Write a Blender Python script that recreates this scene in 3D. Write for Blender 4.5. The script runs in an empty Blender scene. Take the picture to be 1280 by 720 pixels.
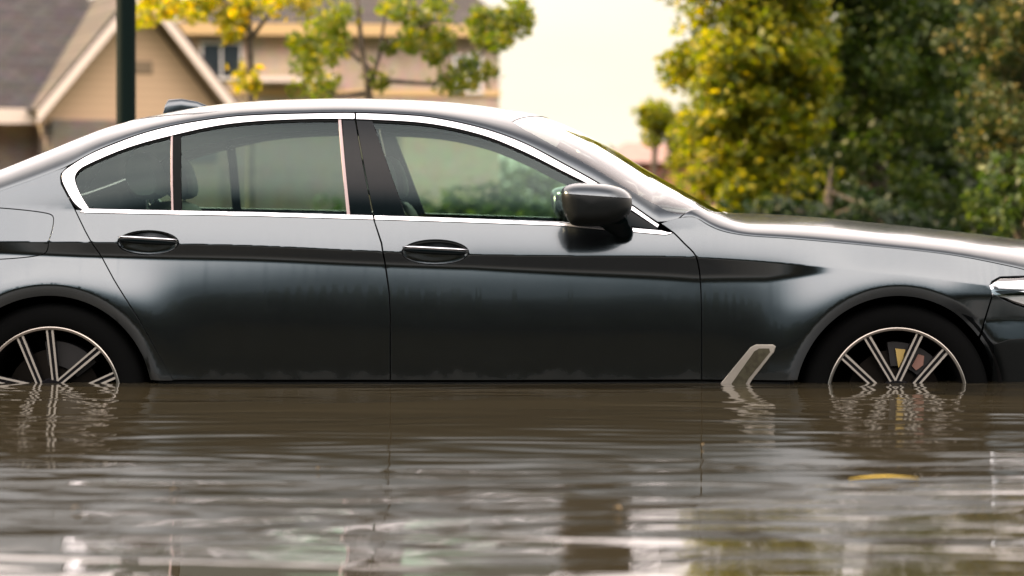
import bpy, math, random
import numpy as np
from mathutils import Vector, Matrix
from mathutils.geometry import delaunay_2d_cdt

random.seed(7); RNG = np.random.default_rng(7)
SC = bpy.context.scene
COL = SC.collection
rad = math.radians

# ------------------------------------------------------------------ camera geometry (metres; water surface is z = 0)
FPX, DCAM, HCAM, HORIZ = 2856.0, 8.0, 0.65, 248.0      # focal length in photo pixels, distance to car side, eye height, horizon row
def at(px, py, Y=0.0):
    d = DCAM + Y
    return Vector(((px-640.0)/FPX*d, Y, HCAM-(py-HORIZ)/FPX*d))

# ------------------------------------------------------------------ materials
def mat(name, col=(.5,.5,.5), rough=.5, metal=0., coat=0., coat_rough=.03, spec=.5, noise=None, bump=None, ior=1.45, trans=0.):
    m = bpy.data.materials.new(name); m.use_nodes = True
    nt = m.node_tree; b = nt.nodes['Principled BSDF']
    b.inputs['Base Color'].default_value = (*col, 1); b.inputs['Roughness'].default_value = rough
    b.inputs['Metallic'].default_value = metal; b.inputs['Coat Weight'].default_value = coat
    b.inputs['Coat Roughness'].default_value = coat_rough; b.inputs['Specular IOR Level'].default_value = spec
    b.inputs['IOR'].default_value = ior; b.inputs['Transmission Weight'].default_value = trans
    tc = nt.nodes.new('ShaderNodeTexCoord')
    if noise:                                            # (scale, colour b, lo, hi)
        sc, c2, lo, hi = noise
        n = nt.nodes.new('ShaderNodeTexNoise'); n.inputs['Scale'].default_value = sc; n.inputs['Detail'].default_value = 6
        r = nt.nodes.new('ShaderNodeMapRange'); r.inputs['From Min'].default_value = lo; r.inputs['From Max'].default_value = hi
        x = nt.nodes.new('ShaderNodeMix'); x.data_type = 'RGBA'
        x.inputs[6].default_value = (*col, 1); x.inputs[7].default_value = (*c2, 1)
        nt.links.new(tc.outputs['Object'], n.inputs['Vector']); nt.links.new(n.outputs['Fac'], r.inputs['Value'])
        nt.links.new(r.outputs['Result'], x.inputs[0]); nt.links.new(x.outputs[2], b.inputs['Base Color'])
    if bump:                                             # (scale, strength, distance)
        n2 = nt.nodes.new('ShaderNodeTexNoise'); n2.inputs['Scale'].default_value = bump[0]; n2.inputs['Detail'].default_value = 4
        bp = nt.nodes.new('ShaderNodeBump'); bp.inputs['Strength'].default_value = bump[1]; bp.inputs['Distance'].default_value = bump[2]
        nt.links.new(tc.outputs['Object'], n2.inputs['Vector']); nt.links.new(n2.outputs['Fac'], bp.inputs['Height'])
        nt.links.new(bp.outputs['Normal'], b.inputs['Normal'])
    return m

def glass_mat(name, tint, boost=1.0, rough=0.0, gcol=(1,1,1)):
    m = bpy.data.materials.new(name); m.use_nodes = True; nt = m.node_tree; nt.nodes.clear()
    out = nt.nodes.new('ShaderNodeOutputMaterial'); mix = nt.nodes.new('ShaderNodeMixShader')
    tr = nt.nodes.new('ShaderNodeBsdfTransparent'); tr.inputs['Color'].default_value = (*tint, 1)
    gl = nt.nodes.new('ShaderNodeBsdfGlossy'); gl.inputs['Roughness'].default_value = rough; gl.inputs['Color'].default_value = (*gcol, 1)
    fr = nt.nodes.new('ShaderNodeFresnel'); fr.inputs['IOR'].default_value = 1.55
    mm = nt.nodes.new('ShaderNodeMath'); mm.operation = 'MULTIPLY'; mm.inputs[1].default_value = boost; mm.use_clamp = True
    nt.links.new(fr.outputs[0], mm.inputs[0]); nt.links.new(mm.outputs[0], mix.inputs[0])
    nt.links.new(tr.outputs[0], mix.inputs[1]); nt.links.new(gl.outputs[0], mix.inputs[2]); nt.links.new(mix.outputs[0], out.inputs[0])
    return m

def paint_mat():
    m = mat('metallic_grey_paint', (.051,.061,.066), .19, .95, .5, .06)
    nt = m.node_tree; b = nt.nodes['Principled BSDF']
    tc = nt.nodes.new('ShaderNodeTexCoord')
    n = nt.nodes.new('ShaderNodeTexNoise'); n.inputs['Scale'].default_value = 1400
    bp = nt.nodes.new('ShaderNodeBump'); bp.inputs['Strength'].default_value = .10; bp.inputs['Distance'].default_value = .0001
    n3 = nt.nodes.new('ShaderNodeTexNoise'); n3.inputs['Scale'].default_value = 3.; n3.inputs['Detail'].default_value = 0
    bp3 = nt.nodes.new('ShaderNodeBump'); bp3.inputs['Strength'].default_value = .2; bp3.inputs['Distance'].default_value = .001
    n2 = nt.nodes.new('ShaderNodeTexNoise'); n2.inputs['Scale'].default_value = 9; n2.inputs['Detail'].default_value = 7; n2.inputs['Roughness'].default_value = .7
    r = nt.nodes.new('ShaderNodeMapRange'); r.inputs['From Min'].default_value = .35; r.inputs['From Max'].default_value = .8
    r.inputs['To Min'].default_value = .17; r.inputs['To Max'].default_value = .20
    for q in (n, n2, n3): nt.links.new(tc.outputs['Object'], q.inputs['Vector'])
    nt.links.new(n3.outputs['Fac'], bp3.inputs['Height']); nt.links.new(bp3.outputs[0], bp.inputs['Normal'])
    nt.links.new(n.outputs['Fac'], bp.inputs['Height']); nt.links.new(bp.outputs[0], b.inputs['Normal'])
    nt.links.new(bp3.outputs[0], b.inputs['Coat Normal'])
    nt.links.new(n2.outputs['Fac'], r.inputs['Value'])
    ge = nt.nodes.new('ShaderNodeNewGeometry'); sp = nt.nodes.new('ShaderNodeSeparateXYZ'); nt.links.new(ge.outputs['Position'], sp.inputs[0])
    ns = nt.nodes.new('ShaderNodeTexNoise'); ns.inputs['Scale'].default_value = 14; ns.inputs['Detail'].default_value = 8; nt.links.new(ge.outputs['Position'], ns.inputs['Vector'])
    ad = nt.nodes.new('ShaderNodeMath'); ad.operation = 'MULTIPLY_ADD'; ad.inputs[1].default_value = -.11; nt.links.new(ns.outputs['Fac'], ad.inputs[0]); nt.links.new(sp.outputs['Z'], ad.inputs[2])
    fm = nt.nodes.new('ShaderNodeMapRange'); fm.interpolation_type = 'SMOOTHSTEP'
    for k, v in (('From Min', -.045), ('From Max', .0), ('To Min', .35), ('To Max', 0.)): fm.inputs[k].default_value = v
    nt.links.new(ad.outputs[0], fm.inputs['Value'])
    bc = nt.nodes.new('ShaderNodeMix'); bc.data_type = 'RGBA'; bc.inputs[6].default_value = b.inputs['Base Color'].default_value[:]; bc.inputs[7].default_value = (.045,.038,.026,1)
    nt.links.new(fm.outputs[0], bc.inputs[0]); nt.links.new(bc.outputs[2], b.inputs['Base Color'])
    rr = nt.nodes.new('ShaderNodeMath'); rr.operation = 'MULTIPLY_ADD'; rr.inputs[1].default_value = .5; nt.links.new(fm.outputs[0], rr.inputs[0]); nt.links.new(r.outputs[0], rr.inputs[2]); nt.links.new(rr.outputs[0], b.inputs['Roughness'])
    return m

M = dict(
    paint=paint_mat(),
    chrome=mat('satin_chrome', (.58,.58,.59), .2, 1.),
    black=mat('gloss_black_trim', (.0015,.0032,.0038), .10, 0, 0, spec=.15),
    rubber=mat('black_rubber', (.004,.005,.005), .6, spec=.08),
    void=mat('dark_gap', (.006,.006,.006), .9, spec=.1),
    plastic=mat('black_plastic', (.005,.006,.006), .4, spec=.12),
    pink=mat('bright_window_reveal', (.34,.26,.25), .5, 0),
    glass=glass_mat('tinted_side_glass', (.56,.72,.62), .50, gcol=(.74,.92,.92)),
    wglass=glass_mat('windshield_glass', (.70,.78,.74), 1.7),
    lens=glass_mat('clear_lens', (.9,.92,.93), 1.5),
    tyre=mat('tyre_rubber', (.0028,.003,.003), .9, spec=.02, bump=(60,.2,.002)),
    rimdark=mat('dark_rim_paint', (.006,.006,.007), .35, .3, .0, spec=.2),
    rimface=mat('machined_rim_face', (.26,.24,.21), .32, 1.), spokeface=mat('machined_spoke_face', (.36,.34,.30), .55, 1.),
    disc=mat('brake_disc_steel', (.008,.007,.006), .5, 1.),
    cal=mat('caliper_metal', (.02,.02,.02), .5, .6),
    yellowbit=mat('yellow_patch', (.25,.18,.05), .6), tag2=mat('copper_patch', (.16,.085,.065), .6, .3),
    leather=mat('dark_leather', (.035,.036,.038), .5, bump=(300,.2,.001)),
    lightleather=mat('grey_headrest_fabric', (.20,.21,.20), .7, bump=(500,.3,.001)),
    dash=mat('dashboard_plastic', (.02,.02,.021), .6),
    liner=mat('grey_headliner', (.28,.28,.27), .9),
    red=mat('red_tail_lens', (.35,.01,.01), .1, 0, 1.),
    lamp=mat('headlight_reflector', (.75,.78,.80), .18, 1.),
    drl=mat('headlight_light_guide', (.8,.82,.84), .25),
    ventf=mat('satin_vent_frame', (.33,.31,.27), .5, 1.),
    ventm=mat('brushed_vent_metal', (.085,.08,.055), .5, 1., noise=(60,(.065,.06,.042),.4,.6)),
)

# ------------------------------------------------------------------ object helpers
REG = {}
def wloc(o):
    v = Vector((0,0,0))
    while o is not None: v = v + o.location; o = o.parent
    return v
def mk(name, V, F, m, parent=None, smooth=True, N=None, origin=None):
    """world-space vertices -> one mesh object, stored relative to its parent"""
    V = np.asarray([tuple(v) for v in V], dtype=float)
    if parent is not None: org = wloc(parent)
    else: org = Vector(origin) if origin is not None else Vector(((V[:,0].min()+V[:,0].max())/2, (V[:,1].min()+V[:,1].max())/2, V[:,2].min()))
    me = bpy.data.meshes.new(name)
    me.from_pydata([tuple(v) for v in (V-np.array(org))], [], [tuple(f) for f in F])
    me.materials.append(m)
    if smooth: me.polygons.foreach_set('use_smooth', [True]*len(me.polygons))
    me.update()
    if N is not None: me.normals_split_custom_set_from_vertices([tuple(n) for n in N])
    elif smooth: 
        me.set_sharp_from_angle(angle=rad(38))
    o = bpy.data.objects.new(name, me); COL.objects.link(o)
    if parent is None: o.location = org
    o.parent = parent
    REG[o.name] = (V, F, m, smooth, N)
    return o
def tag(o, label=None, cat=None, group=None, kind=None):
    if label: o['label'] = label
    if cat: o['category'] = cat
    if group: o['group'] = group
    if kind: o['kind'] = kind
    return o
def empty(name, loc, label, cat, group=None):
    o = bpy.data.objects.new(name, None); COL.objects.link(o); o.location = loc; o.empty_display_size = .2
    return tag(o, label, cat, group)
YC = 0.934                                     # the car's centre plane
def mirror(o, parent, label=None):
    """the far side's own copy of a near-side part, with its sub-parts"""
    V, F, m, s, N = REG[o.name]
    V2 = V.copy(); V2[:,1] = 2*YC-V2[:,1]
    F2 = [tuple(reversed(f)) for f in F]
    N2 = None
    if N is not None: N2 = np.array(N); N2[:,1] *= -1
    c = mk(o.name.split('.')[0], V2, F2, m, parent, s, N2)
    if label: c['label'] = label
    for ch in list(o.children): mirror(ch, c)
    return c

class MB:
    def __init__(s): s.V = []; s.F = []
    def add(s, V, F):
        k = len(s.V); s.V += [tuple(v) for v in V]; s.F += [tuple(i+k for i in f) for f in F]; return s
    def box(s, c, size, R=None, bev=0.):
        x, y, z = (q/2 for q in size); b = min(bev, x*.9, y*.9, z*.9)
        if b <= 0:
            P = [Vector((i*x,j*y,k*z)) for i in (-1,1) for j in (-1,1) for k in (-1,1)]
            F = [(0,1,3,2),(4,6,7,5),(0,4,5,1),(2,3,7,6),(0,2,6,4),(1,5,7,3)]
        else:
            P = []; idx = {}
            for i in (-1,1):
                for j in (-1,1):
                    for k in (-1,1):
                        for a in range(3):
                            q = [i*(x-b), j*(y-b), k*(z-b)]
                            q[a] = (i*x, j*y, k*z)[a]
                            idx[(i,j,k,a)] = len(P); P.append(Vector(q))
            F = []
            for a in range(3):
                for sgn in (-1,1):
                    o1, o2 = (a+1)%3, (a+2)%3; f = []
                    for u, v in ((-1,-1),(1,-1),(1,1),(-1,1)):
                        t = [0,0,0]; t[a]=sgn; t[o1]=u; t[o2]=v; f.append(idx[(*t,a)])
                    F.append(f if sgn>0 else f[::-1])
            for a in range(3):
                o1, o2 = (a+1)%3, (a+2)%3
                for u in (-1,1):
                    for v in (-1,1):
                        t0=[0,0,0]; t1=[0,0,0]; t0[o1]=t1[o1]=u; t0[o2]=t1[o2]=v; t0[a]=-1; t1[a]=1
                        f = [idx[(*t0,o1)], idx[(*t1,o1)], idx[(*t1,o2)], idx[(*t0,o2)]]
                        F.append(f if u*v<0 else f[::-1])
            for i in (-1,1):
                for j in (-1,1):
                    for k in (-1,1):
                        f=[idx[(i,j,k,0)],idx[(i,j,k,1)],idx[(i,j,k,2)]]; F.append(f if i*j*k>0 else f[::-1])
        if R is not None: P = [R@p for p in P]
        c = Vector(c); return s.add([p+c for p in P], F)
    def tube(s, pts, r, n=10, cap=True):
        pts = [Vector(p) for p in pts]; rs = r if isinstance(r,(list,tuple)) else [r]*len(pts)
        V = []; up = None
        for i, p in enumerate(pts):
            d = (pts[min(i+1,len(pts)-1)]-pts[max(i-1,0)]).normalized()
            if up is None: up = Vector((0,0,1)) if abs(d.z)<.9 else Vector((1,0,0))
            a = d.cross(up).normalized(); b = a.cross(d).normalized(); up = b
            for k in range(n):
                t = 2*math.pi*k/n; V.append(p+(a*math.cos(t)+b*math.sin(t))*rs[i])
        F = [(i*n+k, i*n+(k+1)%n, (i+1)*n+(k+1)%n, (i+1)*n+k) for i in range(len(pts)-1) for k in range(n)]
        if cap: F += [tuple(range(n))[::-1], tuple(range((len(pts)-1)*n, len(pts)*n))]
        return s.add(V, F)
    def lathe(s, prof, c, axis='y', n=64, close=False):
        """prof = [(radius, along)]"""
        c = Vector(c); V = []
        for r, a in prof:
            for k in range(n):
                t = 2*math.pi*k/n
                V.append(c+(Vector((r*math.cos(t), a, r*math.sin(t))) if axis=='y' else Vector((r*math.cos(t), r*math.sin(t), a))))
        m_ = len(prof); R = range(m_ if close else m_-1)
        F = [(i*n+k, i*n+(k+1)%n, ((i+1)%m_)*n+(k+1)%n, ((i+1)%m_)*n+k) for i in R for k in range(n)]
        return s.add(V, F)
    def prism(s, poly, y0, y1):
        """poly in (x,z), extruded along y"""
        n = len(poly); V = [(x,y0,z) for x,z in poly]+[(x,y1,z) for x,z in poly]
        F = [tuple(range(n)), tuple(range(n,2*n))[::-1]]+[(i,i+n,(i+1)%n+n,(i+1)%n) for i in range(n)]
        return s.add(V, F)
    def build(s, name, m, parent=None, smooth=True, origin=None): return mk(name, s.V, s.F, m, parent, smooth, None, origin)

def crom(P, step=.02, closed=False):
    """Catmull-Rom through 2-D points, resampled"""
    P = [np.array(p, float) for p in P]; n = len(P); out = []
    g = lambda i: P[i%n] if closed else (P[i] if 0<=i<n else (2*P[0]-P[1] if i<0 else 2*P[-1]-P[-2]))
    for i in range(n if closed else n-1):
        a,b,c,d = g(i-1),g(i),g(i+1),g(i+2); k = max(2,int(np.linalg.norm(c-b)/step)+1)
        t1=max(np.linalg.norm(b-a),1e-6)**.5; t2=max(np.linalg.norm(c-b),1e-6)**.5; t3=max(np.linalg.norm(d-c),1e-6)**.5
        m1 = (c-b)+t2*((b-a)/t1-(c-a)/(t1+t2)); m2 = (c-b)+t2*((d-c)/t3-(d-b)/(t2+t3))
        for j in range(k):
            t=j/k; out.append((2*t**3-3*t**2+1)*b+(t**3-2*t**2+t)*m1+(-2*t**3+3*t**2)*c+(t**3-t**2)*m2)
    if not closed: out.append(P[-1])
    return [tuple(p) for p in out]
def ss(t): t = np.clip(t,0,1); return t*t*(3-2*t)

# ================================================================== THE CAR
# --- control lines, measured on the photograph's side elevation and turned into metres
def xz(pts, Y=0.): return [( (p:=at(a,b,Y)).x, p.z) for a,b in pts]
CRE = xz([(-420,300),(-150,301),(0,302),(100,303),(320,307.5),(440,313),(590,318.5),(700,320),(870,322),(1045,335),(1200,352),(1400,380)])
BEL = xz([(-420,262),(0,259),(112,262),(320,266),(540,272),(700,279),(842,290),(873,284),(926,292),(991,298),(1090,307),(1188,318),(1280,336),(1400,365)])
CREx, CREz = np.array(crom(CRE,.03)).T; BELx, BELz = np.array(crom(BEL,.03)).T
x0g, x1g, dxg = -2.76, 2.20, .01; z0g, z1g, dzg = -.26, 1.12, .002
GX = np.arange(x0g, x1g+.005, dxg); GZ = np.arange(z0g, z1g+.001, dzg)
def sm(a, n=7): k = np.ones(n)/n; return np.convolve(np.pad(a,(n//2,n//2),'edge'), k, 'valid')
cz = sm(np.interp(GX, CREx, CREz), 9); bz = sm(np.interp(GX, BELx, BELz), 5)
px = 640+GX/DCAM*FPX
kf = np.interp(px, [-300,0,60,120,880,960,1045], [.4,.55,.85,1,1,.75,0])           # how strong the crease undercut is
bw = np.interp(px, [-300,0,100,320,590,870,960,1045], [.030,.030,.033,.031,.030,.050,.040,.012])
XX, ZZ = np.meshgrid(GX, GZ, indexing='ij')
U = ZZ-cz[:,None]; C_ = cz[:,None]; B_ = bz[:,None]; K_ = kf[:,None]; W_ = bw[:,None]
dlo = np.interp(px, [-80,230,740,910], [0,1,1,0])[:,None]
low = np.interp(U, [-.60,-.49,-.46,-.42,-.36,-.30,-.22,-.14,-.08,-.03,0], [-30,-12,-2,-.5,-2.5,-1.5,4.2,8.8,11.,12.8,13.2])
rearflat = np.interp(px, [0,60,200,420], [1.,.8,.3,0])[:,None]
low = low+rearflat*np.interp(U,[-.30,-.12,-.04,0],[0,9,9,4])
under = low*(1-K_)+K_*np.interp(U, [-9,-1,0], [0,0,0])
tpos = U/W_                                                                          # -1..0 is the undercut band
band = np.where(tpos>-1, -34.0, -34.0+(low+34.0)*ss((-tpos-1)/.9))
T_below = low*(1-K_)+band*K_
hup = np.maximum(B_-C_, .02)
T_above = np.interp(U/hup, [0,.25,1], [17,19,21]) + 0*U
frontlo = np.interp(px, [430,600,1000,1100], [0,-4,-4,0])[:,None]
T_above = T_above+frontlo*(1-ss(U/hup))
ff = ss((px-1165)/60)[:,None]; PY = HORIZ+(HCAM-ZZ)/DCAM*FPX
T_below = T_below*(1-ff)+ff*np.interp(PY,[340,366,376,398,404,424,432,470],[8,6,-20,-16,9,7,-18,-10])
g = (ZZ-B_)/.37
T_up = dlo*(7+26*np.clip(g,0,1.2)) + (1-dlo)*(20+12*np.clip(g,0,1.2))
T = np.where(U<0, T_below, np.where(ZZ<B_, T_above, T_up))
I = np.cumsum(np.tan(np.radians(T)), axis=1)*dzg
ic = np.clip(((cz-z0g)/dzg).astype(int),0,len(GZ)-1)
I -= I[np.arange(len(GX)), ic][:,None]
def superplan(x, xs, xn, p): t = np.clip((x-xs)/(xn-xs),0,1); return (1-(1-t**p)**(1/p))
plan = .010*(GX/1.2)**2 + .16*np.clip(GX-1.40,0,9)**2 + .10*np.clip(-1.5-GX,0,9)**2
nose = superplan(GX, 1.80, 2.19, 2.6); tail = superplan(GX, -2.38, -2.74, 3.0)
WF = tuple(at(1122,498,.02)); WR = tuple(at(62,497,.02))
def arch(XX, ZZ, c, R=.358, W=.040):
    r = np.hypot(XX-c[0], ZZ-c[2]); 
    lip = .026*np.clip((R+W-r)/W,0,1.5)**1.25
    bul = .020*np.exp(-(np.clip(r-(R+W),0,9)/.12)**2)*ss((ZZ-c[2])/.25+.3)
    return lip-bul
base = I+plan[:,None]+arch(XX,ZZ,WF)+arch(XX,ZZ,WR)
SG = base+(YC-base)*np.clip(nose+tail,0,1)[:,None]
def Sv(x, z):
    fx = np.clip((np.asarray(x,float)-x0g)/dxg, 0, len(GX)-1.001); fz = np.clip((np.asarray(z,float)-z0g)/dzg, 0, len(GZ)-1.001)
    i = fx.astype(int); j = fz.astype(int); a = fx-i; b = fz-j
    return (SG[i,j]*(1-a)+SG[i+1,j]*a)*(1-b)+(SG[i,j+1]*(1-a)+SG[i+1,j+1]*a)*b
def S(x, z): return float(Sv(x, z))
def onS(px, py):
    Y = 0.
    for _ in range(8): p = at(px,py,Y); Y = S(p.x,p.z)
    return (p.x, p.z)
def onSl(L): return [onS(*p) for p in L]
def nS(x, z, e=.004):
    gx = (Sv(np.asarray(x)+e,z)-Sv(np.asarray(x)-e,z))/(2*e); gz = (Sv(x,np.asarray(z)+e*.6)-Sv(x,np.asarray(z)-e*.6))/(1.2*e)
    n = np.stack([gx, -np.ones_like(gx), gz], -1); return n/np.linalg.norm(n,axis=-1,keepdims=True)

def inpoly(P, poly):
    x, y = P[:,0], P[:,1]; inside = np.zeros(len(P), bool); n = len(poly)
    for i in range(n):
        x1,y1 = poly[i]; x2,y2 = poly[(i+1)%n]
        c = ((y1>y)!=(y2>y)); 
        with np.errstate(divide='ignore', invalid='ignore'): xi = (x2-x1)*(y-y1)/(y2-y1)+x1
        inside ^= c&(x<xi)
    return inside
def dpoly(P, poly):
    d = np.full(len(P), 9.); A = np.array(poly); B = np.roll(A,-1,0)
    for a, b in zip(A,B):
        ab = b-a; L = (ab@ab)+1e-12; t = np.clip(((P-a)@ab)/L,0,1); q = a+t[:,None]*ab
        d = np.minimum(d, np.hypot(*(P-q).T))
    return d
def area(poly): return .5*sum(poly[i][0]*poly[(i+1)%len(poly)][1]-poly[(i+1)%len(poly)][0]*poly[i][1] for i in range(len(poly)))
def clean(poly, tol=.0012):
    out = [poly[0]]
    for p in poly[1:]:
        if math.hypot(p[0]-out[-1][0], p[1]-out[-1][1])>tol: out.append(p)
    if math.hypot(out[0][0]-out[-1][0], out[0][1]-out[-1][1])<tol: out.pop()
    return out if area(out)>0 else out[::-1]
def inset(poly, d):
    n = len(poly); out = []
    for i in range(n):
        a = np.array(poly[i-1]); b = np.array(poly[i]); c = np.array(poly[(i+1)%n])
        u = b-a; v = c-b; u /= np.linalg.norm(u)+1e-12; v /= np.linalg.norm(v)+1e-12
        nu = np.array((-u[1],u[0])); nv = np.array((-v[1],v[0])); m_ = nu+nv; l = m_@m_
        k = nu*d if l<.3 else m_*(2*d/l)
        out.append(tuple(b+k))
    return out
def densify(poly, s=.012):
    out = []
    for i in range(len(poly)):
        a = np.array(poly[i]); b = np.array(poly[(i+1)%len(poly)]); k = max(1,int(np.linalg.norm(b-a)/s))
        out += [tuple(a+(b-a)*j/k) for j in range(k)]
    return out
def interior(poly, holes, step):
    A = np.array(poly); x0,y0 = A.min(0); x1,y1 = A.max(0)
    xs = np.arange(x0,x1,step); P = []
    us = np.concatenate([np.arange(-.75,-.09,step), np.arange(-.09,-.012,.005), [-.008,-.004,0,.004,.009], np.arange(.02,.75,step)])
    for x in xs:
        c = np.interp(x, GX, cz); P += [(x,c+u) for u in us if y0<c+u<y1]
    for w in (WF,WR):
        for r in np.arange(.36,.44,.008):
            for t in np.arange(-.4,math.pi+.4,.03): P.append((w[0]+r*math.cos(t), w[2]+r*math.sin(t)))
    P = np.array(P); P = P[inpoly(P,poly)]
    for h in holes: P = P[~inpoly(P,h)]
    ok = dpoly(P,poly)>step*.3
    for h in holes: ok &= dpoly(P,h)>step*.3
    return P[ok]
def panel(name, outline, m, parent, off=0., depth=.014, gap=.0016, bev=.0016, holes=(), step=.014, surf=None, nrm=None):
    """a sheet-metal panel: outline in (x,z) on the body side, rounded edge folded inwards; off>0 is inwards"""
    surf = surf or Sv; nrm = nrm or nS
    O = densify(clean(outline)); O = inset(O, gap) if gap else O
    H = [densify(clean(h))[::-1] for h in holes]                         # clockwise
    rings = [O]+H
    top = [inset(r, bev) if bev else r for r in rings]
    I_ = interior(top[0], [h[::-1] for h in top[1:]], step)
    vs = [Vector(p) for r in top for p in r]+[Vector(tuple(p)) for p in I_]
    fc = []; k = 0
    for r in top: fc.append(list(range(k,k+len(r)))); k += len(r)
    ed = [(f[i],f[(i+1)%len(f)]) for f in fc for i in range(len(f))]
    r = delaunay_2d_cdt(vs, ed, [], 0, 1e-6, False)
    V2 = np.array([tuple(v) for v in r[0]]); F = [tuple(f) for f in r[2]]
    cen = np.array([V2[list(f)].mean(0) for f in F])
    ok = inpoly(cen, top[0])
    for h in top[1:]: ok &= ~inpoly(cen, h[::-1])
    # a view from -y: counter-clockwise in (x,z) faces -y
    F = [f if area([tuple(V2[i]) for i in f])>0 else f[::-1] for f,o in zip(F,ok) if o]
    n = nrm(V2[:,0],V2[:,1]); y = surf(V2[:,0],V2[:,1])
    P = np.stack([V2[:,0], y, V2[:,1]], -1)-n*off
    V = [tuple(p) for p in P]; N = [tuple(q) for q in n]
    if depth:
        for rg, tp in zip(rings, top):
            m_ = len(rg); A = np.array(tp); Bq = np.array(rg)
            o2 = Bq-A; o2 /= np.linalg.norm(o2,axis=1,keepdims=True)+1e-9 if bev else 1
            nA = nrm(A[:,0],A[:,1]); yA = surf(A[:,0],A[:,1]); yB = surf(Bq[:,0],Bq[:,1]); nB = nrm(Bq[:,0],Bq[:,1])
            PA = np.stack([A[:,0],yA,A[:,1]],-1)-nA*off
            PB = np.stack([Bq[:,0],yB,Bq[:,1]],-1)-nB*off
            out3 = np.stack([o2[:,0],0*o2[:,0],o2[:,1]],-1)
            k0 = len(V)
            L = [(PA, nA), (PB-nB*bev, out3), (PB-nB*depth, out3)]
            for PP, NN in L: V += [tuple(p) for p in PP]; N += [tuple(q) for q in NN]
            for l in range(2):
                for i in range(m_):
                    a = k0+l*m_+i; b = k0+l*m_+(i+1)%m_
                    F.append((b,a,a+m_,b+m_))
    return mk(name, V, F, m, parent, True, N)

# --- outlines in photo pixels
def cpx(P, step=6, **k): return crom(P, step, **k)
BL = cpx([(104,266),(92,256),(81,238),(75.5,224),(77,215),(85,208),(110,192.5),(140,179.5),(180,165),(220,155),(285,145),(330,142),(380,140.5),(440,139.7),(500,142),(540,145.5),(605,159.5),(655,177.5),(700,201),(752,230),(790,255),(824,279)])
GIN = cpx([(111,260),(101,244),(94,227),(94,220),(99,212.5),(112,205),(160,185),(214,170),(285,155.5),(380,149.3),(465,150),(540,155.5),(605,170),(655,190),(700,212.5),(755,241),(822,285)])
def cut(L, xa, xb):
    o = []
    for (x,y),(x2,y2) in zip(L,L[1:]):
        for xc in (xa,xb):
            if (x-xc)*(x2-xc)<0: t=(xc-x)/(x2-x); o.append((xc,y+(y2-y)*t))
        if xa<=x2<=xb: o.append((x2,y2))
    if xa<=L[0][0]<=xb: o.insert(0,L[0])
    return sorted(set(o))
BSEAM = [(444,140),(455,210),(466.5,269),(468,277),(477,304),(481,327),(486.5,365),(488,394),(488,478)]
RSEAM = cpx([(104,266),(97,268)],3) and [(75,222.5),(76,230),(92,260),(106,289),(115,305),(142,350),(175,402),(216,474)]
FSEAM = cpx([(825,278.5),(842,291),(855,304),(869,319),(874,338),(876,361),(877,420),(877,474)])
HSEAM = cpx([(852,271),(866,270.5),(873,273),(884,280),(899,287),(926,293),(991,298),(1090,307),(1188,318),(1247,329),(1290,339),(1340,355),(1400,378)])
def beltrow(x): return float(np.interp(x,[92,112,320,540,700,842,850],[261,262.5,266.5,273,278.5,291,292]))
def archpts(c, a0, a1, R=.358, n=40):
    return [(c[0]+R*math.cos(rad(a0+(a1-a0)*i/n)), c[2]+R*math.sin(rad(a0+(a1-a0)*i/n))) for i in range(n+1)]
ZB = .012                                       # bottom edge of the doors, just above the water
car = empty('parked_car', (0, YC, -.385), 'dark grey metallic four-door sedan standing hub-deep in brown floodwater', 'car')
BOT = -.20
# E line: where the side turns into the roof / hood shell
Epx = [(p) for p in BL if p[0]>=85 and p[1]<281 and (p[1]<209 or p[0]>130)]
Eraw = [(-2.74,None)]
EL = [onS(*p) for p in [(-420,292),(-260,280),(-160,272),(-90,262),(-40,250),(0,239),(40,225.),(64,215.5)]]+[onS(*p) for p in Epx[::3]]+[onS(*p) for p in HSEAM[1:]]
EL = sorted(EL); ex = [p[0] for p in EL]; ez = [p[1] for p in EL]
EZ = sm(np.interp(GX, ex, ez), 3); _w=np.clip(1-np.abs(px-75)/60,0,1); EZ = EZ*(1-_w)+sm(EZ,9)*_w
def Ez(x): return np.interp(x, GX, EZ)
# C line: centre plane of the shell
CY = .80
CL = [ (p.x,p.z) for p in (at(a,b,CY) for a,b in cpx([(-400,262),(-300,258),(-200,252),(-130,246),(-90,239),(-40,226),(0,214),(78,182),(147,155),(206,142.5),(281,130),(344,125),(400,123),(438,122.5),(547,126),(625,134),(685,146),(742,170),(805,208),(855,238),(900,263)],10))]
CLh = [ (p.x,p.z) for p in (at(a,b,YC) for a,b in cpx([(905,266),(950,267.5),(1007,271),(1139,284),(1280,301),(1340,314),(1380,334),(1400,352)],10))]
cxx = [p[0] for p in CL]+[p[0]+.02 for p in CLh]; czz = [p[1] for p in CL]+[p[1] for p in CLh]
CZ = sm(np.interp(GX, cxx, czz),3)
def Cz(x): return np.interp(x, GX, CZ)
def shell(x, v):
    """cross-section of the car's top from the side line (v=0) to the centre plane (v=1)"""
    x = np.asarray(x,float); v = np.asarray(v,float)
    z0 = Ez(x); y0 = Sv(x,z0); e=.012; ty = (Sv(x,z0)-Sv(x,z0-e))/e
    z3 = np.maximum(Cz(x), z0+.004); L = YC-y0; h = z3-z0
    tn = 1/np.sqrt(1+ty**2); a = np.clip(h*.62,.004,.12)
    y1 = y0+ty*tn*a; z1 = z0+tn*a
    y2 = y0+L*.45; z2 = z0+h*np.where(x>.62,.93,.96)
    w = 1-v
    y = w**3*y0+3*w*w*v*y1+3*w*v*v*y2+v**3*YC; z = w**3*z0+3*w*w*v*z1+3*w*v*v*z2+v**3*z3
    return np.stack([x+0*v, y, z],-1)
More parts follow.
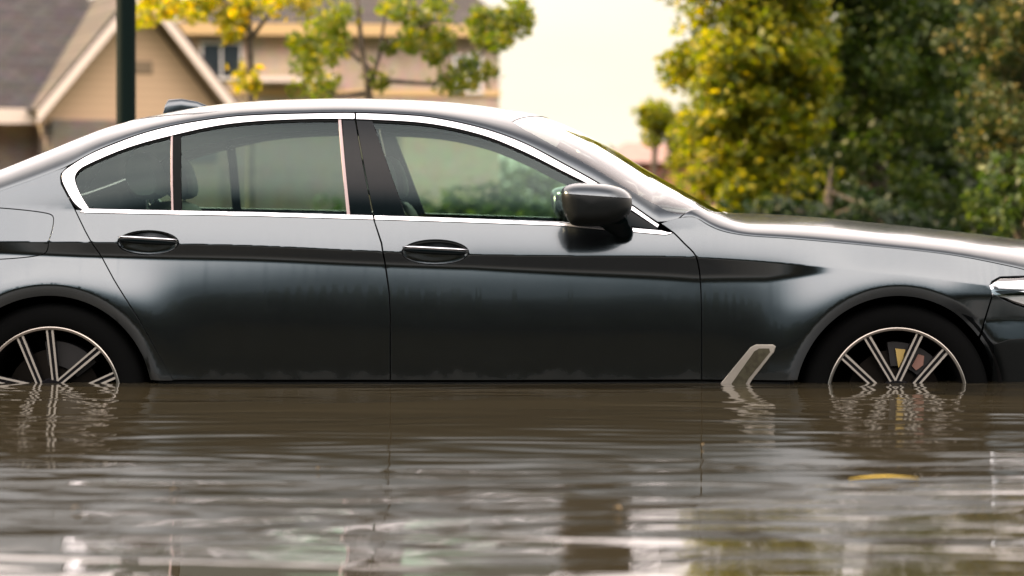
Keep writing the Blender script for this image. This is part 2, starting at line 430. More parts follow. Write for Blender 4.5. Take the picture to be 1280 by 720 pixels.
def nshell(x, v, e=.006):
    a = shell(x+e,v)-shell(x-e,v); v0=np.clip(v-.01,0,1); v1=np.clip(v+.01,0,1); b = shell(x,v1)-shell(x,v0)
    n = np.cross(a,b); n /= np.linalg.norm(n,axis=-1,keepdims=True)+1e-12; n[n[...,2]<0]*=-1 
    return n
def onShell(px_, py_):
    v = np.linspace(0,1,400); x = np.zeros(400)+(px_-640)/FPX*8.3
    for _ in range(6): P = shell(x,v); x = (px_-640)/FPX*(DCAM+P[:,1])
    P = shell(x,v); pyy = HORIZ+(HCAM-P[:,2])/(DCAM+P[:,1])*FPX
    k = np.argmax(pyy<=py_) if (pyy<=py_).any() else int(np.argmin(pyy)); return (float(x[k]), float(v[k]))
def shell_part(name, poly, m, parent, off=0., gap=.0015, nx=.02, depth=.012, full=True, vs=.03):
    """poly in (x,v)"""
    P = clean(poly, .0008); sc = .7                       # v scaled to be about metres
    Q = [(x,v*sc) for x,v in P]; Q = densify(Q,.02)
    edge = [abs(q[1]-sc)<1e-6 for q in Q]
    Qi = [ (a if e else b) for a,b,e in zip(Q,inset(Q,gap),edge)]
    A = np.array(Qi); xs = np.arange(A[:,0].min(),A[:,0].max(),nx); vv = np.concatenate([np.arange(0,.2,.01),np.arange(.2,.7,vs*sc)])
    G = np.array([(x,v) for x in xs for v in vv]); G = G[inpoly(G,Qi)]; G = G[dpoly(G,Qi)>.004]
    n = len(Qi); r = delaunay_2d_cdt([Vector(q) for q in Qi]+[Vector(tuple(q)) for q in G], [(i,(i+1)%n) for i in range(n)], [], 0, 1e-6, False)
    V2 = np.array([tuple(v) for v in r[0]]); F = [tuple(f) for f in r[2]]; cen = np.array([V2[list(f)].mean(0) for f in F]); ok = inpoly(cen,Qi)
    F = [f if area([tuple(V2[i]) for i in f])>0 else f[::-1] for f,o in zip(F,ok) if o]
    x = V2[:,0]; v = np.clip(V2[:,1]/sc,0,1); n3 = nshell(x,v); V = shell(x,v)-n3*off; N = n3
    if depth:
        q = np.array(Qi); nq = nshell(q[:,0],np.clip(q[:,1]/sc,0,1)); pq = shell(q[:,0],np.clip(q[:,1]/sc,0,1))-nq*off
        k0 = len(V); V = np.concatenate([V,pq,pq-nq*depth]); N = np.concatenate([N,nq,nq])
        for i in range(n):
            if edge[i] and edge[(i+1)%n]: continue
            a=k0+i; b=k0+(i+1)%n; F.append((b,a,a+n,b+n))
    if full:
        k = len(V); V2_ = V.copy(); V2_[:,1] = 2*YC-V2_[:,1]; N2 = N.copy(); N2[:,1]*=-1
        F = F+[tuple(i+k for i in reversed(f)) for f in F]; V = np.concatenate([V,V2_]); N = np.concatenate([N,N2])
    return mk(name, V, F, m, parent, True, N)

NEAR = []                                        # near-side parts that get a far-side twin
# ---- doors, fender, quarter
belt_r = onSl([(x,beltrow(x)) for x in np.arange(108,467,8)]+[(466.5,beltrow(466.5))])
belt_f = onSl([(x,beltrow(x)) for x in np.arange(468,842,8)]+[(842,291)])
rs = onSl(RSEAM); bs = onSl(BSEAM[3:]); fs = onSl(FSEAM[FSEAM.index(min(FSEAM,key=lambda p:abs(p[1]-291)+abs(p[0]-842))):])
def zclip(L, z): return [(x,max(zz,z)) for x,zz in L]
def ell(cx_, cy_, a, b, n=36, p=2.):
    return onSl([(cx_+a*np.sign(math.cos(t))*abs(math.cos(t))**(2/p), cy_-b*np.sign(math.sin(t))*abs(math.sin(t))**(2/p)) for t in (2*math.pi*i/n for i in range(n))])
H1 = ell(185,303.5,38.5,15.5); H2 = ell(544,315.5,42,16)
rdo = [p for p in rs if p[1]<beltS] if False else None
rlow = [onS(106,289)] + rs[4:]
rear_out = [onS(92.5,261)]+belt_r+bs[1:-1]+[(bs[-1][0],ZB),(rlow[-1][0],ZB)]+rlow[::-1][1:]
rear_door = panel('rear_door', rear_out, M['paint'], car, gap=.0024, holes=[H1])
front_out = belt_f+fs+[(fs[-1][0],ZB),(bs[-1][0],ZB)]+bs[::-1][1:]
front_door = panel('front_door', front_out, M['paint'], car, holes=[H2])
NEAR += [rear_door, front_door]
# fender
fe = onSl(HSEAM)
fe = [p for p in fe if p[0]<at(1292,339,0.07).x]
xR = fe[-1][0]
hl_top = onSl([(1238,357),(1240,352),(1250,346.5),(1292,345)])
hl_bot = onSl([(1238,357),(1241,366),(1252,373),(1270,381),(1292,388)])
fb = onS(1228,420)
a_end = math.degrees(math.atan2(fb[1]-WF[2], fb[0]-WF[0]))
a0F = math.degrees(math.asin((ZB-WF[2])/.358))
fender_out = onSl([(825,279),(838,274.5)])+[fe[0]]+fe[1:]+[(xR,onS(1292,345)[1])]+hl_top[::-1][1:]+[hl_bot[1]]+archpts(WF, a_end, 180-a0F)+[(fs[-1][0],ZB)]+fs[::-1][1:]
fender = panel('front_fender', fender_out, M['paint'], car); NEAR.append(fender)
# quarter panel with the rear pillar
XT = -2.74
qx = np.arange(-2.72, at(85,208,.2).x, .03)
a0R = math.degrees(math.asin((ZB-WR[2])/.358))
q_out = [(x,float(Ez(x))) for x in qx]+[onS(84,208.5),onS(76,217)]+rs+[(rs[-1][0],ZB)]+archpts(WR, a0R, 180-a0R)+[(-2.1,ZB),(-2.72,ZB)]
FF = crom([onS(-95,266.5),onS(56,265.5),onS(66.5,270),onS(67,280),onS(62,300),onS(58.5,315),onS(48,320),onS(-95,318),onS(-101,300)],.01,closed=True)
quarter = panel('rear_quarter_panel', q_out, M['paint'], car, gap=.0003, bev=.0003, holes=[FF]); NEAR.append(quarter)
flap = panel('fuel_flap', FF, M['paint'], quarter, gap=.0022, depth=.008)
# front bumper and tail bumper
NXP = list(1.80+.39*np.sin(np.linspace(0,math.pi/2,30)))
def strip(name, xs, zt, zb, m, parent, nz=24, off=0., full=True):
    V=[]; N=[]; F=[]
    for x in xs:
        zz = np.linspace(zt(x), zb(x) if callable(zb) else zb, nz); xx = np.full(nz, x); n = nS(xx,zz); P = np.stack([xx,Sv(xx,zz),zz],-1)-n*off; V+=list(P); N+=list(n)
    for i in range(len(xs)-1):
        for j in range(nz-1): a=i*nz+j; F.append((a,a+1,a+nz+1,a+nz))
    V=np.array(V); N=np.array(N)
    if full:
        k=len(V); V2=V.copy(); V2[:,1]=2*YC-V2[:,1]; N2=N.copy(); N2[:,1]*=-1; F=F+[tuple(i+k for i in reversed(f)) for f in F]; V=np.concatenate([V,V2]); N=np.concatenate([N,N2])
    return mk(name, V, F, m, parent, True, None)
xb0 = at(1292,380,.08).x
hb = onS(1292,388)[1]
bump_out = [hl_bot[1]]+hl_bot[2:]+[(xb0,BOT)]+[(WF[0]+.358*math.cos(rad(a)), WF[2]+.358*math.sin(rad(a))) for a in np.linspace(-25,a_end-.5,16)]
bumper_side = panel('front_bumper', bump_out, M['paint'], car); NEAR.append(bumper_side)
bumper = strip('bumper_nose', [xb0]+[x for x in NXP if x>xb0+.01], lambda x: float(np.interp(x,[xb0,2.19],[hb,.33])), BOT, M['paint'], car)
upper_nose = strip('nose_panel', [xb0+.10]+[x for x in NXP if x>xb0+.11], lambda x: float(Ez(x)), lambda x: float(np.interp(x,[xb0,2.19],[hb,.33])), M['paint'], car, nz=8)
# headlight: housing inside, clear cover on the body surface
hx = onS(1292,345)[1]
HO = hl_top+[(xb0+.10,hx-.045),(xb0+.10,hb-.01)]+hl_bot[::-1]
hl = panel('headlight', HO, M['lamp'], car, off=.03, depth=.01, gap=.004)
hlc = panel('lens', HO, M['lens'], hl, off=.001, depth=.0, gap=.003)
hb1 = panel('light_guide', onSl([(1246,353),(1292,351),(1320,352),(1320,361),(1292,360),(1250,360)]), M['drl'], hl, off=.015, depth=.01, gap=0)
hb2 = panel('shade', onSl([(1250,362),(1320,364),(1320,370),(1262,370)]), M['black'], hl, off=.02, depth=.01, gap=0)
NEAR.append(hl)
bi=panel('bumper_insert', onSl([(1243,430),(1262,424),(1292,422),(1318,424),(1318,500),(1240,500)]), M['plastic'], bumper_side, off=-.002, depth=.01, gap=0)
# ---- black backing sheet put in so the panel gaps read dark; sills
inner_out = [(x,float(Ez(x))-.02) for x in np.arange(-2.3, onS(60,220)[0], .05)]+onSl([(70,222),(84,258),(104,272)])+onSl([(x,beltrow(x)+9) for x in np.arange(120,836,16)])+onSl([(838,286),(852,279),(873,281),(926,300),(1000,304),(1090,313),(1200,326)])+[onS(1225,345)]+[(WF[0]+.36*math.cos(rad(a)), WF[2]+.36*math.sin(rad(a))) for a in np.linspace(a_end,190,30)]+[(WF[0]-.37,BOT),(WR[0]+.37,BOT)]+[(WR[0]+.36*math.cos(rad(a)), WR[2]+.36*math.sin(rad(a))) for a in np.linspace(-10,190,40)]+[(-2.3,-.05)]
inner = panel('gap_backing', inner_out, M['void'], car, off=.016, depth=0, gap=0, bev=0, step=.03, holes=[[(a*1.02-h0*.02,b) for a,b in h] for h,h0 in ((H1,onS(185,303)[0]),(H2,onS(544,315)[0]))]); NEAR.append(inner)
sill_out = [(WR[0]+.356,BOT)]+[(WR[0]+.374,ZB-.006),(WF[0]-.374,ZB-.006)]+[(WF[0]-.356,BOT)]
sill = panel('sill', sill_out, M['plastic'], car, off=.012, depth=.03, gap=0, bev=.004); NEAR.append(sill)
# ---- glass, trim, pillars
def lineY(L, x): xs=[p[0] for p in L]; ys=[p[1] for p in L]; return float(np.interp(x,xs,ys))
gtop = sorted([p for p in GIN if p[0]>=94 and p[1]<=286], key=lambda p:p[0])
topx = GIN[4*0:]
def gout(x): 
    L=[p for p in GIN if p[1]<222 or p[0]>130]; L=sorted(L); return lineY(L,x)
rear_low = [p for p in GIN if p[0]<112 and p[1]>220]
def ytop(x, e=2.5): return gout(x)-e
def rowpoly(xa0,xa1,xb0_,xb1, e=2.5, eb=3):
    """band between two slanting edges: (x at top, x at bottom) each"""
    T_=[(x,ytop(x,e)) for x in np.linspace(xa0,xb0_,max(2,int(abs(xb0_-xa0)/8)))]
    B_=[(x,beltrow(x)+eb) for x in np.linspace(xb1,xa1,max(2,int(abs(xb1-xa1)/8)))]
    return onSl(T_+B_)
qg = onSl([(108,263),(99,245),(91.5,226),(92,219),(97.5,210)]+[(x,ytop(x)) for x in np.arange(112,214,8)]+[(216,ytop(216)),(218,beltrow(218)+3)]+[(x,beltrow(x)+3) for x in np.arange(210,112,-12)])
quarter_glass = panel('quarter_window', qg, M['glass'], rear_door, off=.008, depth=0, gap=0)
rear_glass = panel('window', rowpoly(222,224,426,438), M['glass'], rear_door, off=.008, depth=0, gap=0)
fg = onSl([(x,ytop(x)) for x in np.arange(462,822,8)]+[(822,286)]+[(x,beltrow(x)+3) for x in np.arange(818,506,-12)]+[(506,beltrow(506)+3)])
front_glass = panel('window', fg, M['glass'], front_door, off=.008, depth=0, gap=0)
panel('pillar_cover', rowpoly(427.5,437,443.3,465.8,e=2,eb=-.5), M['black'], rear_door, off=.003, depth=.01, gap=0)
panel('pillar_cover', rowpoly(444.8,467.3,465,508,e=2,eb=-.5), M['black'], front_door, off=.003, depth=.01, gap=0)
panel('window_divider', rowpoly(216,217,226,227.5,e=1.5,eb=-.5), M['rubber'], rear_door, off=.003, depth=.01, gap=0)
panel('bright_strip', rowpoly(213.2,214,216,216.8,e=1.5,eb=-.5), M['pink'], rear_door, off=.001, depth=.01, gap=0)
panel('bright_strip', rowpoly(422.5,433.5,426.5,437.8,e=1.5,eb=-.5), M['pink'], rear_door, off=.001, depth=.01, gap=0)
# mirror sail triangle
sail = panel('mirror_sail', onSl([(783,260),(822,284.5),(820,287),(790,283),(776,281.5)]), M['black'], front_door, off=.002, depth=.01, gap=0)
def ringpoly(outer, inner_): return onSl(outer)+onSl(inner_[::-1])
# chrome frame: outer line sits 2 px inside the black gap line
def offs(L, d):
    A=np.array(L); t=np.gradient(A,axis=0); t/=np.linalg.norm(t,axis=1,keepdims=True); n=np.stack([-t[:,1],t[:,0]],-1); return [tuple(p) for p in A+n*d]
BLi = offs(BL, 2.0)                               # inwards (down in the picture) for a left-to-right path
BLr = [p for p in BLi if p[0]<443.5]; BLf=[p for p in BLi if p[0]>444.5]
GINr = [p for p in GIN if p[0]<443.5]; GINf=[p for p in GIN if p[0]>444.5]
yb = lambda x: beltrow(x)
ch_r = ringpoly([(106,268)]+BLr+[(443.3,141.8)], [(111,262)]+GINr+[(443.3,149.2)])
tr1 = panel('window_trim', ch_r, M['chrome'], rear_door, off=-.003, depth=.01, gap=0, bev=.0016, step=.01)
ch_f = ringpoly([(445,141.8)]+BLf[:-1]+[(824,281)], [(445.2,149.2)]+GINf)
tr2 = panel('window_trim', ch_f, M['chrome'], front_door, off=-.003, depth=.01, gap=0, bev=.0016, step=.01)
ch_rb = onSl([(x,yb(x)-1.5) for x in np.linspace(106,466,40)]+[(x,yb(x)+4) for x in np.linspace(467,100,40)])
panel('belt_trim', ch_rb, M['chrome'], rear_door, off=-.004, depth=.01, gap=0, bev=.0016, step=.01)
ch_fb = onSl([(x,yb(x)-1.5) for x in np.linspace(468,826,40)]+[(840,292)]+[(x,yb(x)+4) for x in np.linspace(832,468.5,40)])
panel('belt_trim', ch_fb, M['chrome'], front_door, off=-.004, depth=.01, gap=0, bev=.0016, step=.01)
# dark seal under the trim: the door frame seen as a black line round the chrome
sealr = ringpoly([(100,269)]+[p for p in BL if p[0]<444], [(116,258)]+[(x,y+2) for x,y in GINr])
panel('window_seal', sealr, M['rubber'], rear_door, off=.004, depth=.02, gap=0, bev=0)
sealf = ringpoly([p for p in BL if p[0]>444], [(x,y+2) for x,y in GINf])
panel('window_seal', sealf, M['rubber'], front_door, off=.004, depth=.02, gap=0, bev=0)
# ---- handles: bowl and bar
def handle(door, cx_, cy_, w, px_):
    c = onS(cx_,cy_); y = S(*c); k = DCAM/FPX
    b = MB(); n=24; rings=[]
    for j in range(7):
        s = math.cos(j/6*math.pi/2); d = .026*math.sin(j/6*math.pi/2)
        ring=[]
        for i in range(n):
            t=2*math.pi*i/n; X=c[0]+w*s*math.cos(t); Z=c[1]+.0437*s*math.sin(t); ring.append((X, S(X,Z)*s+y*(1-s)+d+.001, Z))
        rings+=ring
    F=[(j*n+i,(j+1)*n+i,(j+1)*n+(i+1)%n,j*n+(i+1)%n) for j in range(6) for i in range(n)]
    bowl = mk('handle_recess', rings, F, M['paint'], door)
    h = MB(); hc=MB(); L=[]; m_=14; V=[]; V2=[]
    for i in range(25):
        u=-1+2*i/24; X=c[0]+u*(w-.003); th=.0120*(1-abs(u)**3.2)**.5+.0012; bow=-.018*(1-u*u)-.002
        zc_=c[1]+.008-.006*u
        for k2 in range(m_):
            t=2*math.pi*k2/m_; V.append((X, y+bow+.009*math.cos(t), zc_-.004+th*math.sin(t)*.95))
            V2.append((X, y+bow-.0045+.0068*math.cos(t), zc_+.006+th*.38*math.sin(t)))
    F=[(i*m_+k2,i*m_+(k2+1)%m_,(i+1)*m_+(k2+1)%m_,(i+1)*m_+k2) for i in range(24) for k2 in range(m_)]+[tuple(range(m_)),tuple(range(24*m_,25*m_))[::-1]]
    hd = mk('door_handle', V, F, M['black'], door)
    mk('handle_strip', V2, F, M['chrome'], door)
handle(rear_door, 185,302.5,.108,0); handle(front_door,544,315,.118,0)
# ---- air vent behind the front wheel
vo = onSl([(900,480),(938,434),(945,430.5),(966,430.5),(970,433),(968,440),(941,474),(936,482)])
vent = panel('air_vent', vo, M['ventf'], fender, off=-.004, depth=.012, gap=0, bev=.002, step=.01)
vi = onSl([(914,480),(943,439),(949,435.5),(962,435.5),(963,440),(936,473),(932,480)])
panel('vent_insert', vi, M['ventm'], fender, off=-.0055, depth=.004, gap=0, bev=0, step=.01)
# ---- shell: roof, windscreen, rear window, boot lid, hood
Wp = [onShell(*p) for p in [(640,152.5),(655,162),(680,175.5),(730,204),(780,234),(822,257),(840,266),(853,268.5)]]
xH = at(687,146,.8).x; xcow = at(903,266,YC).x
xe0 = onS(846,272)[0]
hdr = [(Wp[0][0]+(xH-Wp[0][0])*(ss(t)*.35+.65*t), Wp[0][1]+(1-Wp[0][1])*t) for t in np.linspace(0,1,14)]
cow = [(Wp[-1][0]+(xcow-Wp[-1][0])*math.sin(t*math.pi/2), Wp[-1][1]+(1-Wp[-1][1])*t) for t in np.linspace(0,1,14)]
xRW0 = at(250,135,.8).x-.12                     # rear window's top edge
rwt = [(xRW0-.10+.08*ss(t), .55+(1-.55)*t) for t in np.linspace(0,1,8)]
rwb = [(-2.06-.10*t, .46+(1-.46)*t) for t in np.linspace(0,1,8)]
xDK = -2.10
roof_poly = [(x,0) for x in np.linspace(xDK,xe0,80)]+[(xe0+.004,.0)]+[Wp[-1]]+Wp[::-1][1:]+hdr[1:]+rwt[::-1]+rwb+[(xDK-.10,1.),(xDK,.2)]
roof = shell_part('roof', roof_poly[:-2]+[(xDK-.03,.44)], M['paint'], car, gap=.0, depth=0)
# keep the boot deck behind the rear window as its own lid
deck = shell_part('trunk_lid', [(x,0) for x in np.linspace(-2.74,xDK-.005,20)]+[(xDK-.035,.44)]+[(a-.005,b) for a,b in rwb]+[(-2.74,1.)], M['paint'], car)
rear_window = shell_part('rear_window', rwt+rwb[::-1], M['wglass'], car, off=.003, depth=0)
windshield = shell_part('windshield', Wp[::-1]+hdr[1:]+cow[::-1][:-1], M['wglass'], car, off=.002, depth=0)
hx1 = 2.19
hs = [(float(p[0]),0.) for p in fe]+[(x,0.) for x in NXP if x>xR+.01]
hood_poly = [cow[i] for i in range(len(cow))][::-1]
hood_poly = [(a+.004,b) for a,b in hood_poly]+[(xe0+.012,0)]+[(x,0) for x in np.linspace(xe0+.03,hx1,60)]+[(hx1,1.)]
hood = shell_part('hood', hood_poly, M['paint'], car, gap=.0016)
# frit / roof lining, dash top
lin = shell_part('headliner', [(x,.12) for x in np.linspace(-1.85,.15,20)]+[(.25,1.),(-1.55,1.)], M['liner'], car, off=.035, depth=0)
# ---- antenna fin
b=MB(); fc=at(237,133,YC)
base_=float(shell(np.array([fc.x]),np.array([1.]))[0][2])-.012
prof=[(-.100,0,.034),(-.094,.040,.030),(-.082,.060,.022),(-.03,.063,.018),(.03,.052,.015),(.09,.028,.012),(.13,.003,.007)]
V=[];F=[];m_=10
for (dx,h,w) in prof:
    for k in range(m_):
        t=math.pi*k/(m_-1); V.append((fc.x+dx, YC-w*math.cos(t)*(1 if True else 0), base_+max(h,.001)*math.sin(t)**.6+.0))
for i in range(len(prof)-1):
    for k in range(m_-1): a=i*m_+k; F.append((a,a+1,a+m_+1,a+m_))
mk('antenna_fin', V, F, M['paint'], car)
# ---- wheels
def wheel(c, a_first, steer=0.):
    yo=.030                                          # outer face of the tyre
    w = MB().lathe([(.05,yo+.05),(.165,yo+.07),(.165,yo+.085),(.05,yo+.085)],(c[0],0,c[2])).build('wheel', M['disc'], car)
    w['label']='alloy wheel half under water'
    MB().lathe([(.236,yo+.018),(.252,yo+.004),(.285,yo-.002),(.312,yo+.004),(.328,yo+.022),(.333,yo+.05),(.333,yo+.19),(.32,yo+.225),(.25,yo+.235),(.236,yo+.22)],(c[0],0,c[2]),n=96,close=True).build('tyre', M['tyre'], w)
    rim = MB().lathe([(.2485,yo+.014),(.2485,yo+.002),(.2455,yo+.000),(.2385,yo+.003),(.2365,yo+.010)],(c[0],0,c[2]),n=96).build('rim', M['rimface'], w)
    MB().lathe([(.2365,yo+.009),(.232,yo+.03),(.225,yo+.20)],(c[0],0,c[2]),n=72).lathe([(.066,yo+.02),(.060,yo+.012),(.02,yo+.012),(.001,yo+.014)],(c[0],0,c[2])).build('barrel', M['rimdark'], w)
    for k in range(5):
        ac=a_first+72*k
        dk=MB(); br=MB()
        for sg in (-1,1):
            a_in=rad(ac+sg*30); a_out=rad(ac+sg*13.0)
            p0=Vector((c[0]+.055*math.cos(a_in),0,c[2]+.055*math.sin(a_in))); p1=Vector((c[0]+.240*math.cos(a_out),0,c[2]+.240*math.sin(a_out)))
            d=(p1-p0).normalized(); nrm_=Vector((-d.z,0,d.x))
            def bar(mb, o0,o1,h0,h1,ya,yb_,th):
                P=[]
                for p,o,h,yy in ((p0,o0,h0,ya),(p1,o1,h1,yb_)):
                    for s_,t_ in ((-1,0),(1,0),(1,1),(-1,1)): P.append(p+nrm_*(o+s_*h)+Vector((0,yy+t_*th,0)))
                mb.add(P,[(0,1,2,3)[::-1],(4,5,6,7),(0,4,5,1)[::-1],(1,5,6,2)[::-1],(2,6,7,3)[::-1],(3,7,4,0)[::-1]])
            bar(dk,0,0,.013,.013,yo+.016,yo+.012,.03)
            bar(br,-.0085,-.0095,.0034,.0040,yo+.013,yo+.0075,.008); bar(br,.0085,.0095,.0032,.0034,yo+.013,yo+.0075,.008)
        sp=dk.build('spoke', M['rimdark'], w, smooth=False); br.build('machined_edge', M['rimface'], sp, smooth=False) if False else br.build('spoke_edge', M['spokeface'], w, smooth=False)
    ca=MB()
    P=[(c[0]+r*math.cos(rad(t)),c[2]+r*math.sin(rad(t))) for r,ts in ((.195,range(38,100,6)),(.11,range(98,37,-6))) for t in ts]
    ca.prism(P, yo+.045, yo+.11).build('brake_caliper', M['cal'], w)
    q=MB().prism([(c[0]+r*math.cos(rad(t)),c[2]+r*math.sin(rad(t))) for r,t in ((.172,90),(.172,78),(.105,81),(.105,84))][::-1], yo+.038, yo+.046).build('caliper_yellow_patch', M['yellowbit'], w)  # flat yellow patch in front of the caliper
    q=MB().prism([(c[0]+r*math.cos(rad(t)),c[2]+r*math.sin(rad(t))) for r,t in ((.172,62),(.178,55),(.150,49),(.120,52),(.125,62))][::-1], yo+.038, yo+.046).build('caliper_copper_patch', M['tag2'], w)  # flat copper-toned patch beside the yellow one
    return w
wf=wheel(WF, 57.); wr=wheel(WR, 32.)
for c_ in wr.children[:]:
    if c_.name.startswith('caliper'): bpy.data.objects.remove(c_)
NEAR += [wf, wr]
# arch liners
for c in (WF,WR):
    l=MB(); n=36
    V=[];F=[]
    for k,(r,y) in enumerate(((.372,.02),(.372,.40),(.05,.42))):
        for i in range(n+1):
            t=rad(-30+240*i/n); V.append((c[0]+r*math.cos(t),y,c[2]+r*math.sin(t)))
    for k in range(2):
        for i in range(n): a=k*(n+1)+i; F.append((a,a+1,a+n+2,a+n+1))
    NEAR.append(mk('wheel_arch_liner', V, F, M['void'], car))
# ---- side mirror
mo = cpx([(703,241),(706,234.5),(716,230.5),(735,229.3),(762,231.5),(778,236.5),(787,244),(789.5,254),(788,263),(783,270),(768,279),(750,282.5),(730,283),(716,281),(709,272),(704,256)],3,closed=True)
Ym=-.135
A=np.array([(at(a,b_,Ym).x,at(a,b_,Ym).z) for a,b_ in mo]); cc=A.mean(0)
def mirror_half(up):
    rings=[];m_=len(A); js=np.sin(np.linspace(-1,1,15)*math.pi/2)
    V=[];F=[]
    for j in js:
        s=(1-abs(j)**2.4)**(1/3.0); s=max(s,.03); y=Ym+.105*j
        sh=.02*j
        for a in A: q=cc+(a-cc)*s; V.append((q[0]+sh,y,q[1]))
    cut_=lambda q:(q[2] > at(703,243,Ym).z+(q[0]-at(703,243,Ym).x)*((at(788,249,Ym).z-at(703,243,Ym).z)/(at(788,249,Ym).x-at(703,243,Ym).x)))
    for i in range(14):
        for k in range(m_):
            f=(i*m_+k,(i+1)*m_+k,(i+1)*m_+(k+1)%m_,i*m_+(k+1)%m_); c3=np.mean([V[t] for t in f],0)
            if cut_(c3)==up: F.append(f)
    if not up: F+=[tuple(range(m_))[::-1],tuple(range(14*m_,15*m_))]
    return V,F
import bmesh
def mirror_piece(up):
    js=np.sin(np.linspace(-1,1,17)*math.pi/2); m_=len(A); V=[];F=[]
    for j in js:
        s_=max((1-abs(j)**2.4)**(1/3.0),.03)
        for a in A: q=cc+(a-cc)*s_; V.append((q[0]+.02*j,Ym+.105*j,q[1]))
    F=[(i*m_+k,(i+1)*m_+k,(i+1)*m_+(k+1)%m_,i*m_+(k+1)%m_) for i in range(16) for k in range(m_)]+[tuple(range(m_))[::-1],tuple(range(16*m_,17*m_))]
    bm=bmesh.new(); vs=[bm.verts.new(v) for v in V]
    for f in F: bm.faces.new([vs[k] for k in f])
    a=at(703,242,Ym); b_=at(788,248,Ym); n=Vector((-(b_.z-a.z),0,b_.x-a.x)).normalized()
    bmesh.ops.bisect_plane(bm,geom=bm.verts[:]+bm.edges[:]+bm.faces[:],plane_co=a,plane_no=n,clear_inner=up,clear_outer=not up)
    if up:
        for v in bm.verts: v.co=Vector((cc[0],Ym,cc[1]))+(v.co-Vector((cc[0],Ym,cc[1])))*1.015
    bm.verts.index_update(); out=[tuple(v.co) for v in bm.verts],[tuple(v.index for v in f.verts) for f in bm.faces]; bm.free(); return out
V,F=mirror_piece(False); side_mirror=mk('side_mirror', V, F, M['plastic'], front_door)
V,F=mirror_piece(True); mk('mirror_cap', V, F, M['paint'], front_door)
p=at(706,256,Ym); MB().box((p.x+.006,Ym,p.z),(.006,.13,.075),bev=.002).build('mirror_glass', M['chrome'], front_door)
arm=MB(); V=[]; n=12
for i,(ax_,ay_,Y_,rx,rz) in enumerate([(762,275,-.12,.060,.016),(768,281,-.07,.050,.020),(776,287,-.03,.040,.026),(780,290,.0,.034,.030),(780,291,.02,.034,.030)]):
    q=at(ax_,ay_,Y_)
    for k in range(n): t=2*math.pi*k/n; V.append((q.x+rx*math.cos(t),Y_,q.z+rz*math.sin(t)))
F=[(i*n+k,i*n+(k+1)%n,(i+1)*n+(k+1)%n,(i+1)*n+k) for i in range(4) for k in range(n)]+[tuple(range(n))[::-1]]
mk('mirror_arm', V, F, M['black'], front_door)
# ---- interior
def seat(cx_, cy_, bench=False):
    w=.5 if not bench else 1.3
    def slab(P, wy, r=.03):           # rounded cushion from a side outline
        P=crom(P,.03,closed=True); A=np.array(P); c0=A.mean(0); V=[];F=[];m_=len(P)
        js=np.linspace(-1,1,9)
        for j in js:
            s=.82+.18*(1-abs(j)**4)**.5
            for a in A: q=c0+(a-c0)*s; V.append((q[0],cy_+wy/2*j,q[1]))
        for i in range(8):
            for k in range(m_): F.append((i*m_+k,(i+1)*m_+k,(i+1)*m_+(k+1)%m_,i*m_+(k+1)%m_))
        F+=[tuple(range(m_))[::-1],tuple(range(8*m_,9*m_))]
        return V,F
    x=cx_
    V,F=slab([(x-.05,-.02),(x+.45,.03),(x+.50,.10),(x+.42,.15),(x+.05,.09),(x-.05,.08)],w)
    st=mk('seat', V, F, M['leather'], car)
    V,F=slab([(x-.02,.05),(x-.16,.35),(x-.22,.60),(x-.27,.64),(x-.33,.60),(x-.30,.30),(x-.16,.02)],w*.96)
    mk('backrest', V, F, M['leather'], st)
    for dy in ((0,) if not bench else (-.42,.42)):
        yy=cy_; cy2=cy_+dy
        V,F=slab([(x-.25,.66),(x-.27,.78),(x-.31,.82),(x-.37,.80),(x-.37,.70),(x-.33,.65)],.26)
        V=[(a,b_+dy,c) for a,b_,c in V]
        mk('headrest', V, F, M['lightleather'], st)
        [MB().tube([(x-.30,cy2+q_,.58),(x-.30,cy2+q_,.70)],.006,6).build('headrest_post', M['chrome'], st) for q_ in (-.06,.06)]
    return st
seat(-.18,.50); seat(-.18,1.37); seat(-1.05,YC,True)
b=MB(); V=[];F=[]
prof=[(.40,.42),(.42,.56),(.46,.60),(.56,.585),(.70,.50),(.72,.36)]
for yy in (.14,.5,.934,1.37,1.73):
    for a,c in prof: V.append((a,yy,c+(.015 if yy==.5 or yy==1.37 else 0)))
for i in range(4):
    for k in range(5): F.append((i*6+k,i*6+k+1,(i+1)*6+k+1,(i+1)*6+k))
mk('dashboard', V, F, M['dash'], car)
b=MB(); R=Matrix.Rotation(rad(-25),3,'Y'); cs=Vector((.27,1.37,.46)); ring=[cs+R@Vector((0,.185*math.cos(t),.185*math.sin(t))) for t in (2*math.pi*i/32 for i in range(33))]
b.tube(ring,.015,8,False); b.box(cs,(.03,.16,.10),R,.01); b.tube([cs+R@Vector((0,-.18,0)),cs+R@Vector((0,.18,0))],.014,6); b.build('steering_wheel', M['dash'], car)
cab = MB().box((-.55,YC,-.10),(2.9,1.6,.08),bev=.02).box((.95,YC,.15),(.1,1.6,.75)).box((-1.9,YC,.2),(.1,1.5,.6)).build('cabin_floor', M['void'], car)
NEAR.append(panel('door_card', onSl([(x,beltrow(x)+1) for x in np.arange(130,822,20)])+[(at(822,300).x,.0),(at(300,300).x,.0),(at(130,300).x,.3)], M['dash'], car, off=.07, depth=.0, gap=0, step=.05))
MB().tube([shell(np.array([.12]),np.array([1.]))[0]-np.array((0,0,.03)),(.16,YC,.86)],.008,6).box((.17,YC,.85),(.03,.24,.06),bev=.012).build('rear_view_mirror', M['dash'], car)
